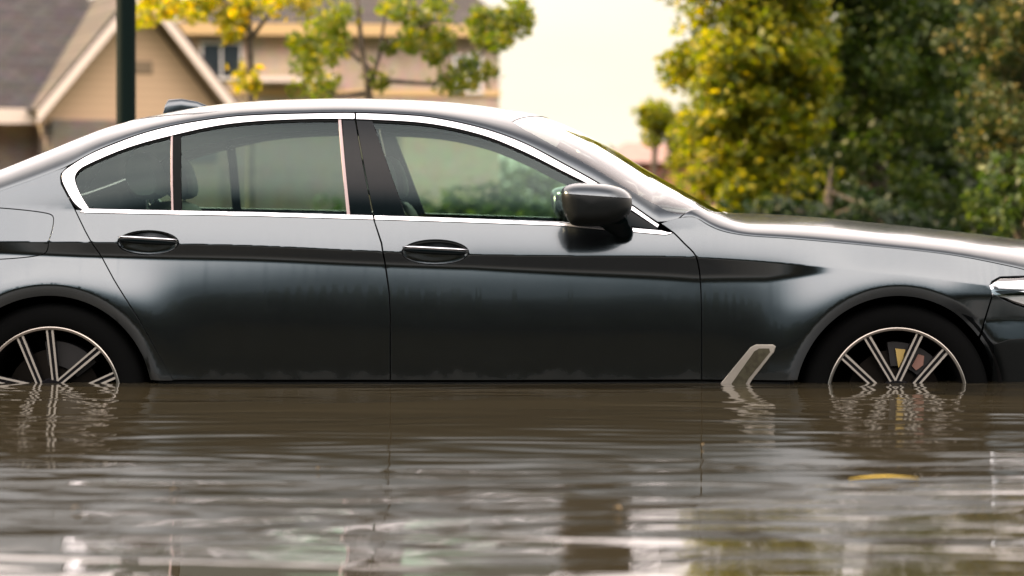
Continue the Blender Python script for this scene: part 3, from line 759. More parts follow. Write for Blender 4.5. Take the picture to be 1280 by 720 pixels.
# grille, lamps, plates of the ends that the photo does not show
def facepatch(name, y0, y1, z0, z1, m, off=-.004):
    ys=np.linspace(y0,y1,9); V=[];F=[];zs=np.linspace(z0,z1,7)
    xsamp=np.linspace(1.95,2.19,120)
    for z in zs:
        yy=Sv(xsamp,np.full(120,z))
        for y in ys: x=float(np.interp(y,yy,xsamp)); V.append((x-off,y,z))
    for j in range(6):
        for i in range(8): a=j*9+i; F.append((a,a+1,a+10,a+9))
    o=mk(name,V,F,m,car); NEAR.append(o)
facepatch('kidney_grille', .60,.90,.10,.30,M['black']); facepatch('lower_intake',.35,.90,-.12,.0,M['plastic'])
tl=panel('tail_light', [(-2.70,.50),(-2.70,.38),(-2.40,.40),(-2.36,.50)], M['red'], car, off=-.003, depth=.006, gap=0); NEAR.append(tl)
for o in NEAR: mirror(o, car)
TXN=list(-2.38-.36*np.sin(np.linspace(0,math.pi/2,30)))
strip('rear_bumper', TXN[-12:], lambda x: float(Ez(x)), BOT, M['paint'], car, nz=14)

# ================================================================== SETTING
def ground_z(x, y):
    a = ss((y-7.5)/5.0)*.50 + ss((-y-21)/6)*.55
    return -.40+a+.02*np.sin(x*.7)*np.cos(y*.5)*a*2
gm = mat('lawn_and_mud', (.035,.055,.015), .95, noise=(1.5,(.07,.075,.03),.35,.65), bump=(30,.8,.05))
xs=np.concatenate([[-400,-200,-120],np.linspace(-60,60,61),[120,200,400]]); ys=np.concatenate([[-400,-150,-60],np.linspace(-30,30,61),[60,120,400]])
V=[(x,y,float(ground_z(x,y))) for y in ys for x in xs]; nX=len(xs)
F=[(j*nX+i,j*nX+i+1,(j+1)*nX+i+1,(j+1)*nX+i) for j in range(len(ys)-1) for i in range(nX-1)]
tag(mk('ground', V, F, gm, origin=(0,0,-.4)), kind='structure')
# flood water
wm = bpy.data.materials.new('muddy_flood_water'); wm.use_nodes=True; nt=wm.node_tree; b=nt.nodes['Principled BSDF']
b.inputs['Base Color'].default_value=(.025,.0215,.0135,1); b.inputs['Roughness'].default_value=.015; b.inputs['IOR'].default_value=1.55
geo=nt.nodes.new('ShaderNodeNewGeometry'); prev=None
for (sx,sy,sc_,dist,det,distort) in ((.5,1.5,1.0,.011,0,.8),(1.2,4.2,1.0,.0042,0,1.8),(5.,30.,1.0,.00038,1,.4)):
    mp=nt.nodes.new('ShaderNodeMapping'); mp.inputs['Scale'].default_value=(sx,sy,1)
    n=nt.nodes.new('ShaderNodeTexNoise'); n.inputs['Scale'].default_value=sc_; n.inputs['Detail'].default_value=det; n.inputs['Distortion'].default_value=distort
    bp=nt.nodes.new('ShaderNodeBump'); bp.inputs['Strength'].default_value=1.; bp.inputs['Distance'].default_value=dist
    nt.links.new(geo.outputs['Position'],mp.inputs['Vector']); nt.links.new(mp.outputs[0],n.inputs['Vector']); nt.links.new(n.outputs['Fac'],bp.inputs['Height'])
    if prev: nt.links.new(prev.outputs[0],bp.inputs['Normal'])
    prev=bp
nt.links.new(prev.outputs[0],b.inputs['Normal'])
WATER=wm
tag(mk('flood_water', [(-400,-24,0),(400,-24,0),(400,16,0),(-400,16,0)], [(0,1,2,3)], wm, origin=(0,0,0)), kind='structure')

# ---- foliage
def leaf_mat(name, c1, c2, c3, transl=.5):
    m=bpy.data.materials.new(name); m.use_nodes=True; nt=m.node_tree; nt.nodes.clear()
    out=nt.nodes.new('ShaderNodeOutputMaterial'); g=nt.nodes.new('ShaderNodeNewGeometry'); r=nt.nodes.new('ShaderNodeValToRGB')
    r.color_ramp.elements[0].color=(*c1,1); r.color_ramp.elements[1].color=(*c3,1); e=r.color_ramp.elements.new(.72); e.color=(*c2,1)
    d=nt.nodes.new('ShaderNodeBsdfPrincipled'); d.inputs['Roughness'].default_value=.5; d.inputs['Specular IOR Level'].default_value=.3
    t=nt.nodes.new('ShaderNodeBsdfTranslucent'); mx=nt.nodes.new('ShaderNodeMixShader'); mx.inputs[0].default_value=transl
    hs=nt.nodes.new('ShaderNodeHueSaturation'); hs.inputs['Value'].default_value=2.0; hs.inputs['Saturation'].default_value=1.15
    nt.links.new(g.outputs['Random Per Island'],r.inputs[0]); nt.links.new(r.outputs[0],d.inputs['Base Color']); nt.links.new(r.outputs[0],hs.inputs['Color'])
    nt.links.new(hs.outputs[0],t.inputs['Color']); nt.links.new(d.outputs[0],mx.inputs[1]); nt.links.new(t.outputs[0],mx.inputs[2]); nt.links.new(mx.outputs[0],out.inputs[0])
    return m
BARK=mat('tree_bark',(.05,.038,.028),.9,noise=(12,(.09,.07,.05),.4,.6),bump=(25,.8,.02))
def leaves(name, blobs, size, m, parent, droop=.0):
    """blobs = [(centre, radius xyz, count)]: many leaf-shaped faces spread through each clump"""
    Cs=[];
    for c,r,n in blobs:
        d=RNG.normal(size=(n,3)); d/=np.linalg.norm(d,axis=1,keepdims=True); q=RNG.random((n,1))**.45
        Cs.append(np.array(c)+d*q*np.array(r))
    P=np.concatenate(Cs); n=len(P)
    nrm_=RNG.normal(size=(n,3)); nrm_[:,2]=np.abs(nrm_[:,2])+.3; nrm_/=np.linalg.norm(nrm_,axis=1,keepdims=True)
    t=RNG.normal(size=(n,3)); t[:,2]-=droop; t-=nrm_*(t*nrm_).sum(1,keepdims=True); t/=np.linalg.norm(t,axis=1,keepdims=True); bt=np.cross(nrm_,t)
    s=(size*(.6+.8*RNG.random((n,1))))
    V=np.stack([P-t*s, P+bt*s*.5+nrm_*s*.08, P+t*s*.95, P-bt*s*.5+nrm_*s*.08],1).reshape(-1,3)
    org=np.array(wloc(parent)) if parent is not None else P.mean(0)
    me=bpy.data.meshes.new(name); me.vertices.add(4*n); me.vertices.foreach_set('co',(V-org).ravel())
    me.loops.add(4*n); me.loops.foreach_set('vertex_index',np.arange(4*n)); me.polygons.add(n); me.polygons.foreach_set('loop_start',np.arange(n)*4)
    me.update(calc_edges=True); me.materials.append(m)
    o=bpy.data.objects.new(name,me); COL.objects.link(o)
    if parent is not None: o.parent=parent
    else: o.location=Vector(org)
    return o
def clumps(c, R, n, cr, cnt, power=.5, zmin=None):
    out=[]
    while len(out)<n:
        d=RNG.normal(size=3); d/=np.linalg.norm(d); q=RNG.random()**power
        p=np.array(c)+d*q*np.array(R)
        if zmin is not None and p[2]<zmin: p[2]=zmin+RNG.random()*.5
        s=cr*(.6+.8*RNG.random()); out.append((p,(s,s,s*.8),int(cnt*(.5+RNG.random()))))
    return out
def tree(name, label, cat, base, trunk_r, H, blobs, size, m, droop=0., limbs=8, group=None):
    o=empty(name, base, label, cat, group); b=Vector(base); mb=MB()
    top=b+Vector((0,0,H)); mb.tube([b-Vector((0,0,.3)),b+Vector((.02,0,H*.3)),b+Vector((-.05,.03,H*.6)),top],[trunk_r*1.25,trunk_r,trunk_r*.65,trunk_r*.2],8)
    ix=RNG.choice(len(blobs),min(limbs,len(blobs)),replace=False)
    for i in ix:
        c=Vector(blobs[i][0]); s=b+Vector((0,0,H*(.15+.6*RNG.random()))); mid=s.lerp(c,.5)+Vector((0,0,.12*(c-s).length))
        mb.tube([s,mid,c],[trunk_r*.4,trunk_r*.25,trunk_r*.08],6)
    mb.build('trunk', BARK, o); leaves('crown', blobs, size, m, o, droop); return o
G_yel=leaf_mat('yellow_green_leaves',(.055,.085,.009),(.16,.165,.014),(.36,.29,.022),.5)
G_mid=leaf_mat('mid_green_leaves',(.018,.036,.007),(.040,.065,.011),(.10,.12,.024),.35)
G_dark=leaf_mat('dark_green_leaves',(.008,.018,.007),(.016,.030,.010),(.045,.065,.020),.3)
G_olive=leaf_mat('olive_and_russet_leaves',(.018,.032,.008),(.050,.068,.018),(.24,.18,.055),.3)
G_sap=leaf_mat('autumn_sapling_leaves',(.10,.12,.01),(.22,.19,.01),(.42,.27,.012),.55)
G_sapg=leaf_mat('green_sapling_leaves',(.05,.08,.012),(.11,.13,.015),(.24,.20,.02),.5)
def W(px_,py_,Y): return np.array(at(px_,py_,Y))
gz=lambda x,y: float(ground_z(x,y))
# right-hand mass: four trees/shrubs side by side
Y=17.; c=W(934,110,Y)
tree('broadleaf_tree','tall yellow-green leafy tree at the left edge of the dark hedge','tree',(c[0]+.3,Y,gz(c[0],Y)),.14,3.6,
     clumps((c[0]+.04,Y,2.3),(.86,.8,3.1),180,.28,220,.5,0.), .055, G_yel)
Y=18.5; c=W(1090,90,Y)
tree('evergreen_tree','tall dark green tree in the middle of the right-hand foliage','tree',(c[0],Y,gz(c[0],Y)),.16,4.2,
     clumps((c[0],Y,2.3),(1.55,1.,3.2),170,.36,240,.6,0.), .055, G_mid)
Y=15.5; c=W(1270,30,Y)
tree('russet_tree','fine-leaved olive tree with russet patches at the upper right','tree',(c[0]+.2,Y,gz(c[0],Y)),.13,3.6,
     clumps((c[0]+.25,Y,2.35),(1.05,.8,1.9),130,.26,240,.5,.4), .038, G_olive)
Y=23.; c=W(1185,90,Y)
tree('background_tree','darkest tree standing behind the russet and evergreen trees','tree',(c[0],Y,gz(c[0],Y)),.16,4.2,
     clumps((c[0],Y,2.2),(1.7,1.,3.4),260,.34,90,.5,0.), .075, G_dark)
Y=16.; c=W(1040,215,Y)
tree('garden_shrub','low dark green rounded shrub below the trees behind the hood','shrub',(c[0],Y,gz(c[0],Y)),.05,.9,
     clumps((c[0],Y,.30),(1.2,.6,.38),80,.22,80,.45,.0), .05, G_dark)
Y=12.; c=W(1250,235,Y)
tree('leafy_bush','bright green broad-leaved bush at the right edge above the hood','bush',(c[0]+.15,Y,gz(c[0],Y)),.03,.7,
     clumps((c[0]+.1,Y,.62),(.36,.35,.42),34,.11,34,.45,.1), .050, G_mid, droop=1.2)
Y=30.; c=W(820,150,Y)
tree('small_tree','small pale green tree left of the big hedge beside the red-roofed house','tree',(c[0],Y,gz(c[0],Y)),.05,1.9,
     clumps((c[0],Y,c[2]),(.30,.3,.36),44,.17,60,.5)+clumps((c[0]+.42,Y,c[2]-.6),(.22,.3,.8),30,.18,60,.5), .05, G_yel)
# saplings in front of the houses
def sapling(name,label,px_,Y,trunk,blobpx,m,size,n,cr,base_r=.035):
    b=W(px_,130,Y); base=(b[0],Y,gz(b[0],Y)); o=empty(name,base,label,'tree','young street trees in front of the houses'); mb=MB()
    for path in trunk:
        P=[W(*q,Y+dy) for *q,dy in path]; 
        if path[0][1]>=125: P=[np.array((P[0][0],P[0][1],base[2]-.2))]+P
        k=len(P); mb.tube(P,[base_r*(1-.75*i/(k-1))*(1 if path is trunk[0] else .55) for i in range(k)],7)
    mb.build('trunk',BARK,o)
    bl=[]
    for (a,b_,ra,rb,w_) in blobpx:
        for _ in range(w_):
            d=RNG.normal(size=2)*.5; q=W(a+d[0]*ra,b_+d[1]*rb,Y+RNG.normal()*.35); s=cr*(.6+.8*RNG.random()); bl.append((q,(s,s,s*.9),n))
    leaves('crown',bl,size,m,o); return o
sapling('young_tree','slender dark-trunked young tree with golden leaves at the left house',312,14.,[[(313,128,0),(313,60,0),(311,0,0),(305,-60,0)],[(312,40,0),(285,10,.1),(255,-10,.2)],[(312,50,0),(335,20,-.1),(360,-5,0)],[(312,20,0),(250,-15,0),(190,5,0)]],
        [(200,8,22,14,9),(182,22,10,8,3),(240,12,20,12,8),(285,25,18,14,9),(262,2,16,10,6),(300,8,18,12,7),(345,2,26,10,9),(380,2,20,10,6),(320,105,8,20,5),(305,95,7,16,4),(290,45,12,8,3)],G_sap,.044,30,.125,.05)
sapling('young_tree','forked young tree with green-yellow leaves in front of the two-storey house',462,15.,[[(462,130,0),(459,100,0),(452,60,0),(448,10,0),(440,-50,0)],[(462,110,0),(474,70,0),(480,30,0),(486,-30,0)],[(468,90,0),(430,60,.1),(395,45,.2)],[(474,60,0),(520,40,0),(560,15,.1)],[(470,100,0),(540,105,0),(585,85,.1),(640,30,0)],[(464,115,0),(420,120,0),(385,100,0)]],
        [(408,35,16,22,12),(385,75,16,20,9),(425,20,14,14,7),(405,110,14,14,7),(420,60,14,12,5),(520,35,22,14,9),(495,10,20,12,8),(548,50,20,12,9),(545,70,14,12,5),(600,30,22,14,9),(640,28,18,12,10),(620,50,14,12,7),(598,88,18,12,6),(500,55,12,12,4),(570,105,24,10,7),(470,100,12,12,4),(550,8,20,9,6),(380,55,12,10,5),(650,10,14,8,5)],G_sapg,.046,28,.14,.05)
# ---- lamp post
o=empty('lamp_post',(at(157.5,130,6.5).x,6.5,-.42),'dark green steel lamp post rising behind the rear of the car','lamp post')
x=o.location.x; b=MB(); b.lathe([(.075,-.42),(.075,-.1),(.062,-.05),(.062,3.9),(.05,4.2)],(x,6.5,0),'z',24)
b.build('pole', mat('dark_green_pole_paint',(.002,.006,.005),.7,spec=.05), o)
b=MB(); b.lathe([(.05,4.2),(.16,4.24),(.17,4.5),(.06,4.62),(.01,4.7)],(x,6.5,0),'z',24); b.build('lantern', M['plastic'], o)

# ---- houses
SID=bpy.data.materials.new('tan_clapboard'); SID.use_nodes=True; nt=SID.node_tree; b=nt.nodes['Principled BSDF']; b.inputs['Roughness'].default_value=.75
tc=nt.nodes.new('ShaderNodeTexCoord'); w_=nt.nodes.new('ShaderNodeTexWave'); w_.bands_direction='Z'; w_.wave_profile='SAW'; w_.inputs['Scale'].default_value=1.6; w_.inputs['Distortion'].default_value=0
mx=nt.nodes.new('ShaderNodeMix'); mx.data_type='RGBA'; mx.inputs[6].default_value=(.47,.32,.20,1); mx.inputs[7].default_value=(.58,.40,.25,1)
bp=nt.nodes.new('ShaderNodeBump'); bp.inputs['Distance'].default_value=.03
nt.links.new(tc.outputs['Object'],w_.inputs['Vector']); nt.links.new(w_.outputs['Fac'],mx.inputs[0]); nt.links.new(mx.outputs[2],b.inputs['Base Color']); nt.links.new(w_.outputs['Fac'],bp.inputs['Height']); nt.links.new(bp.outputs[0],b.inputs['Normal'])
def brickish(name,c1,c2,mortar,sc_,bw_=.5,rh=.25):
    m=bpy.data.materials.new(name); m.use_nodes=True; nt=m.node_tree; b=nt.nodes['Principled BSDF']; b.inputs['Roughness'].default_value=.9
    tc=nt.nodes.new('ShaderNodeTexCoord'); mp=nt.nodes.new('ShaderNodeMapping'); mp.inputs['Rotation'].default_value=(rad(90),0,0)
    k=nt.nodes.new('ShaderNodeTexBrick'); k.inputs['Color1'].default_value=(*c1,1); k.inputs['Color2'].default_value=(*c2,1); k.inputs['Mortar'].default_value=(*mortar,1)
    k.inputs['Scale'].default_value=sc_; k.inputs['Brick Width'].default_value=bw_; k.inputs['Row Height'].default_value=rh; k.inputs['Mortar Size'].default_value=.015
    n=nt.nodes.new('ShaderNodeTexNoise'); n.inputs['Scale'].default_value=2.5; n.inputs['Detail'].default_value=8; mx=nt.nodes.new('ShaderNodeMix'); mx.data_type='RGBA'; mx.blend_type='MULTIPLY'; mx.inputs[0].default_value=.5
    nt.links.new(tc.outputs['Object'],mp.inputs[0]); nt.links.new(mp.outputs[0],k.inputs['Vector']); nt.links.new(tc.outputs['Object'],n.inputs['Vector'])
    nt.links.new(k.outputs['Color'],mx.inputs[6]); nt.links.new(n.outputs['Color'],mx.inputs[7]); nt.links.new(mx.outputs[2],b.inputs['Base Color']); return m
SHIN=brickish('brown_grey_shingles',(.058,.048,.043),(.088,.075,.067),(.035,.03,.027),1.,.35,.16)
BRK=brickish('tan_brick',(.56,.40,.27),(.46,.33,.22),(.52,.42,.32),1.,.22,.075)
BRKD=brickish('brown_brick',(.20,.14,.105),(.15,.105,.08),(.22,.19,.16),1.,.22,.075)
FAS=mat('cream_fascia',(.66,.54,.44),.6); FASO=mat('ochre_fascia',(.55,.36,.16),.6); SOF=mat('brown_soffit',(.20,.145,.09),.8)
WIN=mat('dark_window_glass',(.02,.025,.028),.08,0,.5); FRM=mat('white_window_frame',(.7,.66,.6),.5)
RED=brickish('red_roof_tiles',(.36,.16,.12),(.30,.13,.10),(.2,.1,.08),1.,.3,.2)
class House:
    def __init__(s, name, px_, Y, yaw, label):
        p=at(px_,130,Y); s.base=Vector((p.x,Y,gz(p.x,Y))); s.e=empty(name,s.base,label,'house'); s.e.rotation_euler=(0,0,yaw)
        s.R=Matrix.Rotation(yaw,3,'Z')
    def part(s, name, mb, m, parent=None, smooth=False):
        me=bpy.data.meshes.new(name); me.from_pydata(mb.V,[],mb.F); me.materials.append(m)
        o=bpy.data.objects.new(name,me); COL.objects.link(o); o.parent=parent or s.e; return o
def slab(P, th):
    """thick plate from 4+ coplanar points"""
    P=[Vector(p) for p in P]; n=(P[1]-P[0]).cross(P[2]-P[0]).normalized()*th; k=len(P)
    return P+[p+n for p in P], [tuple(range(k))[::-1], tuple(range(k,2*k))]+[(i,(i+1)%k,(i+1)%k+k,i+k) for i in range(k)]
# house A: gable with clapboard, main roof behind
YA=47.; yaw=rad(24)
A_=House('gabled_house',168,YA,yaw,'tan clapboard gable house with brown shingle roof behind the lamp post')
zoff=A_.base.z
k_=FPX/(DCAM+YA); zz=lambda py: HCAM-(py-HORIZ)/k_-zoff
hw=2.45; ze=zz(138); zp=zz(-14); zs=zz(156); wx=hw-.32
# wall (local frame: facade in the xz plane at y=0, looking to -y)
mb=MB(); mb.prism([(-wx,0),(wx,0),(wx,zs),(-wx,zs)],0,3.2); A_.part('brick_wall',mb,BRKD)
mb=MB(); mb.prism([(-wx-.02,zs),(wx+.02,zs),(wx+.02,ze-.05),(.0,zp-.28),(-wx-.02,ze-.05)],-.03,3.1); A_.part('gable_wall',mb,SID)
mb=MB(); mb.box((.15,-.05,zz(84)),(.55,.05,.30),bev=.02); A_.part('gable_vent',mb,SOF)
ov=.75; yb_=7.5; rise=(zp-ze)
mb=MB()
for sg in (-1,1):
    P=[(0,-ov,zp),(sg*hw,-ov,ze-.1),(sg*hw,yb_,ze-.1),(0,yb_,zp)]
    if sg>0: P=P[::-1]
    v,f=slab([Vector(p)+Vector((0,0,.02)) for p in P],-.10 if True else .1); mb.add(v,f)
roofA=A_.part('gable_roof',mb,SHIN)
mb=MB()
for sg in (-1,1):
    d=Vector((sg*hw,0,ze-.1-zp)); n_=Vector((0,0,-.30))
    P=[Vector((0,-ov-.04,zp+.03)),Vector((sg*hw*1.02,-ov-.04,ze-.1+.02)),Vector((sg*hw*1.02,-ov-.04,ze-.38)),Vector((0,-ov-.04,zp-.26))]
    v=P+[p+Vector((0,.05,0)) for p in P]; mb.add(v,[(0,1,2,3),(7,6,5,4),(0,4,5,1),(1,5,6,2),(2,6,7,3),(3,7,4,0)])
A_.part('rake_fascia',mb,FAS)
mb=MB()
for sg in (-1,1):
    P=[Vector((sg*.1,-ov,zp-.28)),Vector((sg*hw,-ov,ze-.36)),Vector((sg*hw,0,ze-.36)),Vector((sg*.1,0,zp-.28))]; v,f=slab(P,.02*sg); mb.add(v,f)
A_.part('soffit',mb,SOF)
# main body left of the gable, with its long eave and roof slope
mb=MB(); mb.prism([(-14,0),(-wx-.02,0),(-wx-.02,ze-.1),(-14,ze-.1)],1.2,1.45); mb.box((5.2,3.,ze/2-.1),(5.6,.25,ze-.2)); mainw=A_.part('wall',mb,BRKD)
mb=MB(); v,f=slab([(-14,.5,ze-.05),(8.2,.5,ze-.05),(8.2,8.0,ze+6.6),(-14,8.0,ze+6.6)],.12); mb2=MB().add(v,f)
v,f=slab([(-14,.5,ze-.05),(-wx+.9,.5,ze-.05),(-.2,3.9,ze+2.95),(.0,8.0,ze+6.6),(-14,8.0,ze+6.6)],.12); mb=MB().add(v,f); roofM=A_.part('main_roof',mb,SHIN)
mb=MB(); mb.box((-8.1,.45,ze-.16),(11.9,.08,.36)); A_.part('eave_fascia',mb,FAS)
mb=MB(); mb.box((-7.2,2.6,ze+2.35),(.35,.35,.35),bev=.05); A_.part('roof_vent',mb,BRKD)
mb=MB(); mb.box((-4.6,1.15,zz(175)),(1.5,.1,1.1)); wd=A_.part('window',mb,WIN)
mb=MB(); mb.box((-3.3,1.12,zz(190)),(.16,.14,2.6)); A_.part('porch_post',mb,SOF)
mb=MB(); mb.box((1.3,-.03,zz(178)),(1.5,.08,.9)); A_.part('window',mb,WIN)
mb=MB(); mb.box((-1.1,-.12,zz(195)),(1.9,.2,1.7),bev=.02); A_.part('brick_column',mb,BRKD)

# house B: two storeys, hip roof, tan brick
YB=60.; B_h=House('two_storey_house',432,YB,rad(6),'two-storey tan brick house with hipped roof behind the young trees')
k_=FPX/(DCAM+YB); zo=B_h.base.z; zz=lambda py: HCAM-(py-HORIZ)/k_-zo; lx=lambda p_: (p_-432)/k_
mb=MB(); mb.prism([(lx(240),0),(lx(625),0),(lx(625),zz(38)),(lx(240),zz(38))],0,9.); B_h.part('wall',mb,BRK)
xe0_,xe1_=lx(222),lx(640); zE=zz(33); zR=zE+4.; yf,ybk=-.5,9.5
mb=MB(); mb.add([(xe0_,yf,zE),(xe1_,yf,zE),(xe1_,ybk,zE),(xe0_,ybk,zE),(xe0_+4.6,4.5,zR),(xe1_-3.9,4.5,zR)],[(0,1,5,4),(1,2,5),(2,3,4,5),(3,0,4),(0,3,2,1)]); B_h.part('roof',mb,SHIN)
mb=MB(); mb.box(((xe0_+xe1_)/2,yf-.05,zE-.14),(xe1_-xe0_,.08,.34)); mb.box((xe1_,4.5,zE-.14),(.08,10,.34)); B_h.part('eave_fascia',mb,FASO)
mb=MB(); mb.box(((xe0_+xe1_)/2,-.28,zE-.33),(xe1_-xe0_-.1,.44,.05)); B_h.part('soffit',mb,SOF)
def window(h, x, z, w, hh, y=-.02):
    mb=MB(); t=.07
    mb.box((x,y-.05,z+hh/2),(w+2*t,.10,t)); mb.box((x,y-.05,z-hh/2),(w+2*t,.10,t)); mb.box((x-w/2,y-.05,z),(t,.10,hh)); mb.box((x+w/2,y-.05,z),(t,.10,hh))
    f_=h.part('window',mb,FRM); mb=MB(); mb.box((x,y-.02,z),(w,.04,hh)); h.part('pane',mb,WIN,f_)
    mb=MB(); mb.box((x,y-.06,z),(.05,.05,hh)); h.part('mullion',mb,FRM,f_)
window(B_h,lx(278),zz(77),lx(303)-lx(254),zz(55)-zz(99)); window(B_h,lx(585),zz(92),.8,1.1)
for p_,w__ in ((285,1.6),(400,1.4)): window(B_h,lx(p_),zz(190),w__,1.5)
mb=MB(); mb.box((lx(365),-.45,zz(101)),(lx(420)-lx(310),.9,.16)); B_h.part('porch_canopy',mb,FAS)
mb=MB(); mb.box((lx(432),-.03,zz(116)),(lx(625)-lx(240)+.1,.08,.18)); B_h.part('string_course',mb,FASO)

# house C: far, red roof
YR=80.; C_h=House('red_roofed_house',786,YR,rad(-8),'distant low house with reddish roof seen between windshield and trees')
k_=FPX/(DCAM+YR); zo=C_h.base.z; zz=lambda py: HCAM-(py-HORIZ)/k_-zo
mb=MB(); mb.box((1.0,3,zz(205)/2),(4.2,6,zz(205))); C_h.part('wall',mb,mat('red_render',(.25,.10,.07),.85))
zE=zz(203); mb=MB(); mb.add([(-1.4,-.4,zE),(3.4,-.4,zE),(3.4,6.4,zE),(-1.4,6.4,zE),(-.4,3,zz(176)),(2.6,3,zz(176))],[(0,1,5,4),(1,2,5),(2,3,4,5),(3,0,4),(0,3,2,1)]); C_h.part('roof',mb,mat('weathered_red_roof',(.26,.16,.14),.85,noise=(3,(.20,.12,.11),.4,.6)))
# low hedges beyond the street and the street trees behind the camera (they show only as reflections)
for i,(x,y,sx) in enumerate(((-9.,24.,4.5),(0.5,26.,3.5),(8.5,28.,2.5))):
    lab=['clipped hedge in front of the gable house','clipped hedge in front of the two-storey house','clipped hedge in front of the red-roofed house'][i]
    h_=leaves('hedge', clumps((x,y,.22),(sx,.6,.26),int(60*sx/2),.3,60,.6,.2), .08, G_mid, None); tag(h_,lab,'hedge')
for i in range(13):
    x=-22+i*3.6+random.uniform(-.8,.8); y=-25-random.uniform(0,4); r=2.3+random.random()*1.; hh=5.6+random.random()*2.6
    tree('street_tree','dark green street tree in the row across the flooded road, seen reflected','tree',(x,y,gz(x,y)),.15,hh,
         clumps((x,y,hh*.5),(r,1.4,hh*.55),110,.85,90,.6,.3), .26, G_dark if i%3 else G_mid, limbs=4, group='street trees across the road')
for i in range(7):  # out of view; added to close low bright gaps in the car's reflections
    h_=leaves('hedge', clumps((-24+i*8,-23.5,1.2),(5.6,.5,1.5),260,.5,110,.8,.2), .22, G_dark, None); tag(h_,'unseen dark hedge added under the street trees across the road to close reflected gaps','hedge','hedges across the road')
gw=MB().box((4,-31,1.9),(80,.4,4.2),bev=.05).build('added_backing_wall', mat('backing_wall_brick',(.07,.05,.04),.9,noise=(6,(.10,.07,.055),.4,.6)), None); tag(gw,'unseen dark brick wall added behind the street trees to close gaps in reflections','wall')  # added out of view to block sky gaps that streak the door reflections
fw=leaves('distant_wood', [((x,105+RNG.normal()*3,.9+RNG.random()*1.0),(2.2,1.5,1.1+.5*RNG.random()),150) for x in np.arange(-110,110,1.6)], .3, G_mid, None); tag(fw,kind='stuff')
for i in range(9):  # unseen second tree row, added to fill reflected gaps in the first
    x=-23+i*5.6+random.uniform(-.8,.8); y=-32.5-random.uniform(0,1.5); hh=7.4+random.random()*2.4
    tree('added_rear_tree','broad dark tree added out of view behind the street trees to fill reflected sky gaps','tree',(x,y,gz(x,y)),.2,hh,
         clumps((x,y,hh*.56),(3.6,1.4,hh*.46),150,1.0,90,.6,.5), .3, G_dark, limbs=3, group='unseen rear row of trees added across the road')
# ---- yellow strip on the water and brown leaf fragments
lf=mat('yellow_strip',(.55,.40,.06),.6)
def fbit(px_,py_,L,wd,rot,label):
    d=FPX*HCAM/(py_-HORIZ); x=(px_-640)/FPX*d; y=d-DCAM; V=[];n=9
    for i in range(n):
        t=i/(n-1); w=wd*math.sin(math.pi*min(max(t,.03),.97))**.7; z=.004+.006*math.sin(t*3)
        for s,dz in ((-1,.003),(0,0),(1,.003)): V.append((x+(t-.5)*L*math.cos(rot)-s*w*math.sin(rot), y+(t-.5)*L*math.sin(rot)+s*w*math.cos(rot), z+dz))
    F=[(i*3+k,i*3+k+1,(i+1)*3+k+1,(i+1)*3+k) for i in range(n-1) for k in range(2)]
    tag(mk('floating_bit',V,F,lf),label,'leaf')
fbit(1105,602,.16,.008,.03,'long thin yellow strip on the water below the front wheel')
lf=mat('brown_leaf_fragment',(.12,.085,.04),.7)
for q_ in ((218,617,.020,.004,.5),(398,590,.014,.003,1.2),(772,640,.022,.004,2.2),(96,640,.026,.004,.7),(878,560,.010,.003,1.9)):
    fbit(*q_,'tiny brown leaf fragment drifting on the open floodwater')
for o_ in bpy.data.objects:
    if o_.name.startswith('floating_bit.'): o_['group']='leaf fragments drifting on the water'


# ================================================================== LIGHT, SKY, CAMERA
SUN_AZ, SUN_EL = -80., 25.
w=bpy.data.worlds.new('World'); SC.world=w; w.use_nodes=True; nt=w.node_tree; bg=nt.nodes['Background']
sk=nt.nodes.new('ShaderNodeTexSky'); sk.sky_type='NISHITA'; sk.sun_disc=False; sk.sun_elevation=rad(SUN_EL); sk.sun_rotation=rad(SUN_AZ)
sk.dust_density=3.; sk.air_density=1.
tc=nt.nodes.new('ShaderNodeTexCoord'); mp=nt.nodes.new('ShaderNodeMapping'); mp.inputs['Scale'].default_value=(1.2,1.2,3.2)
n=nt.nodes.new('ShaderNodeTexNoise'); n.inputs['Scale'].default_value=1.6; n.inputs['Detail'].default_value=5
r=nt.nodes.new('ShaderNodeMapRange'); r.inputs['From Min'].default_value=.30; r.inputs['From Max'].default_value=.62; r.inputs['To Min'].default_value=.70; r.inputs['To Max'].default_value=1.
mx=nt.nodes.new('ShaderNodeMix'); mx.data_type='RGBA'; mx.inputs[7].default_value=(11.0,9.9,9.0,1)
nt.links.new(tc.outputs['Generated'],mp.inputs[0]); nt.links.new(mp.outputs[0],n.inputs['Vector']); nt.links.new(n.outputs['Fac'],r.inputs['Value'])
nt.links.new(r.outputs[0],mx.inputs[0]); nt.links.new(sk.outputs[0],mx.inputs[6]); sx=nt.nodes.new('ShaderNodeSeparateXYZ'); nt.links.new(tc.outputs['Generated'],sx.inputs[0])
def mrange(src, a, b_, c, d_):
    q=nt.nodes.new('ShaderNodeMapRange'); q.interpolation_type='SMOOTHSTEP'
    for k_,v_ in (('From Min',a),('From Max',b_),('To Min',c),('To Max',d_)): q.inputs[k_].default_value=v_
    nt.links.new(src,q.inputs['Value']); return q.outputs[0]
def mth(op, a, b_):
    q=nt.nodes.new('ShaderNodeMath'); q.operation=op
    for k_,v_ in ((0,a),(1,b_)):
        if isinstance(v_,(int,float)): q.inputs[k_].default_value=v_
        else: nt.links.new(v_,q.inputs[k_])
    return q.outputs[0]
yb_s, zb_s = sx.outputs['Y'], sx.outputs['Z']
back=mrange(yb_s,.05,-.6,0.,1.)                              # 0 towards the houses, 1 behind the camera
bank=mrange(zb_s,.31,.55,.16,2.9)                           # bright cloud bank above a dim bluish horizon, behind the camera
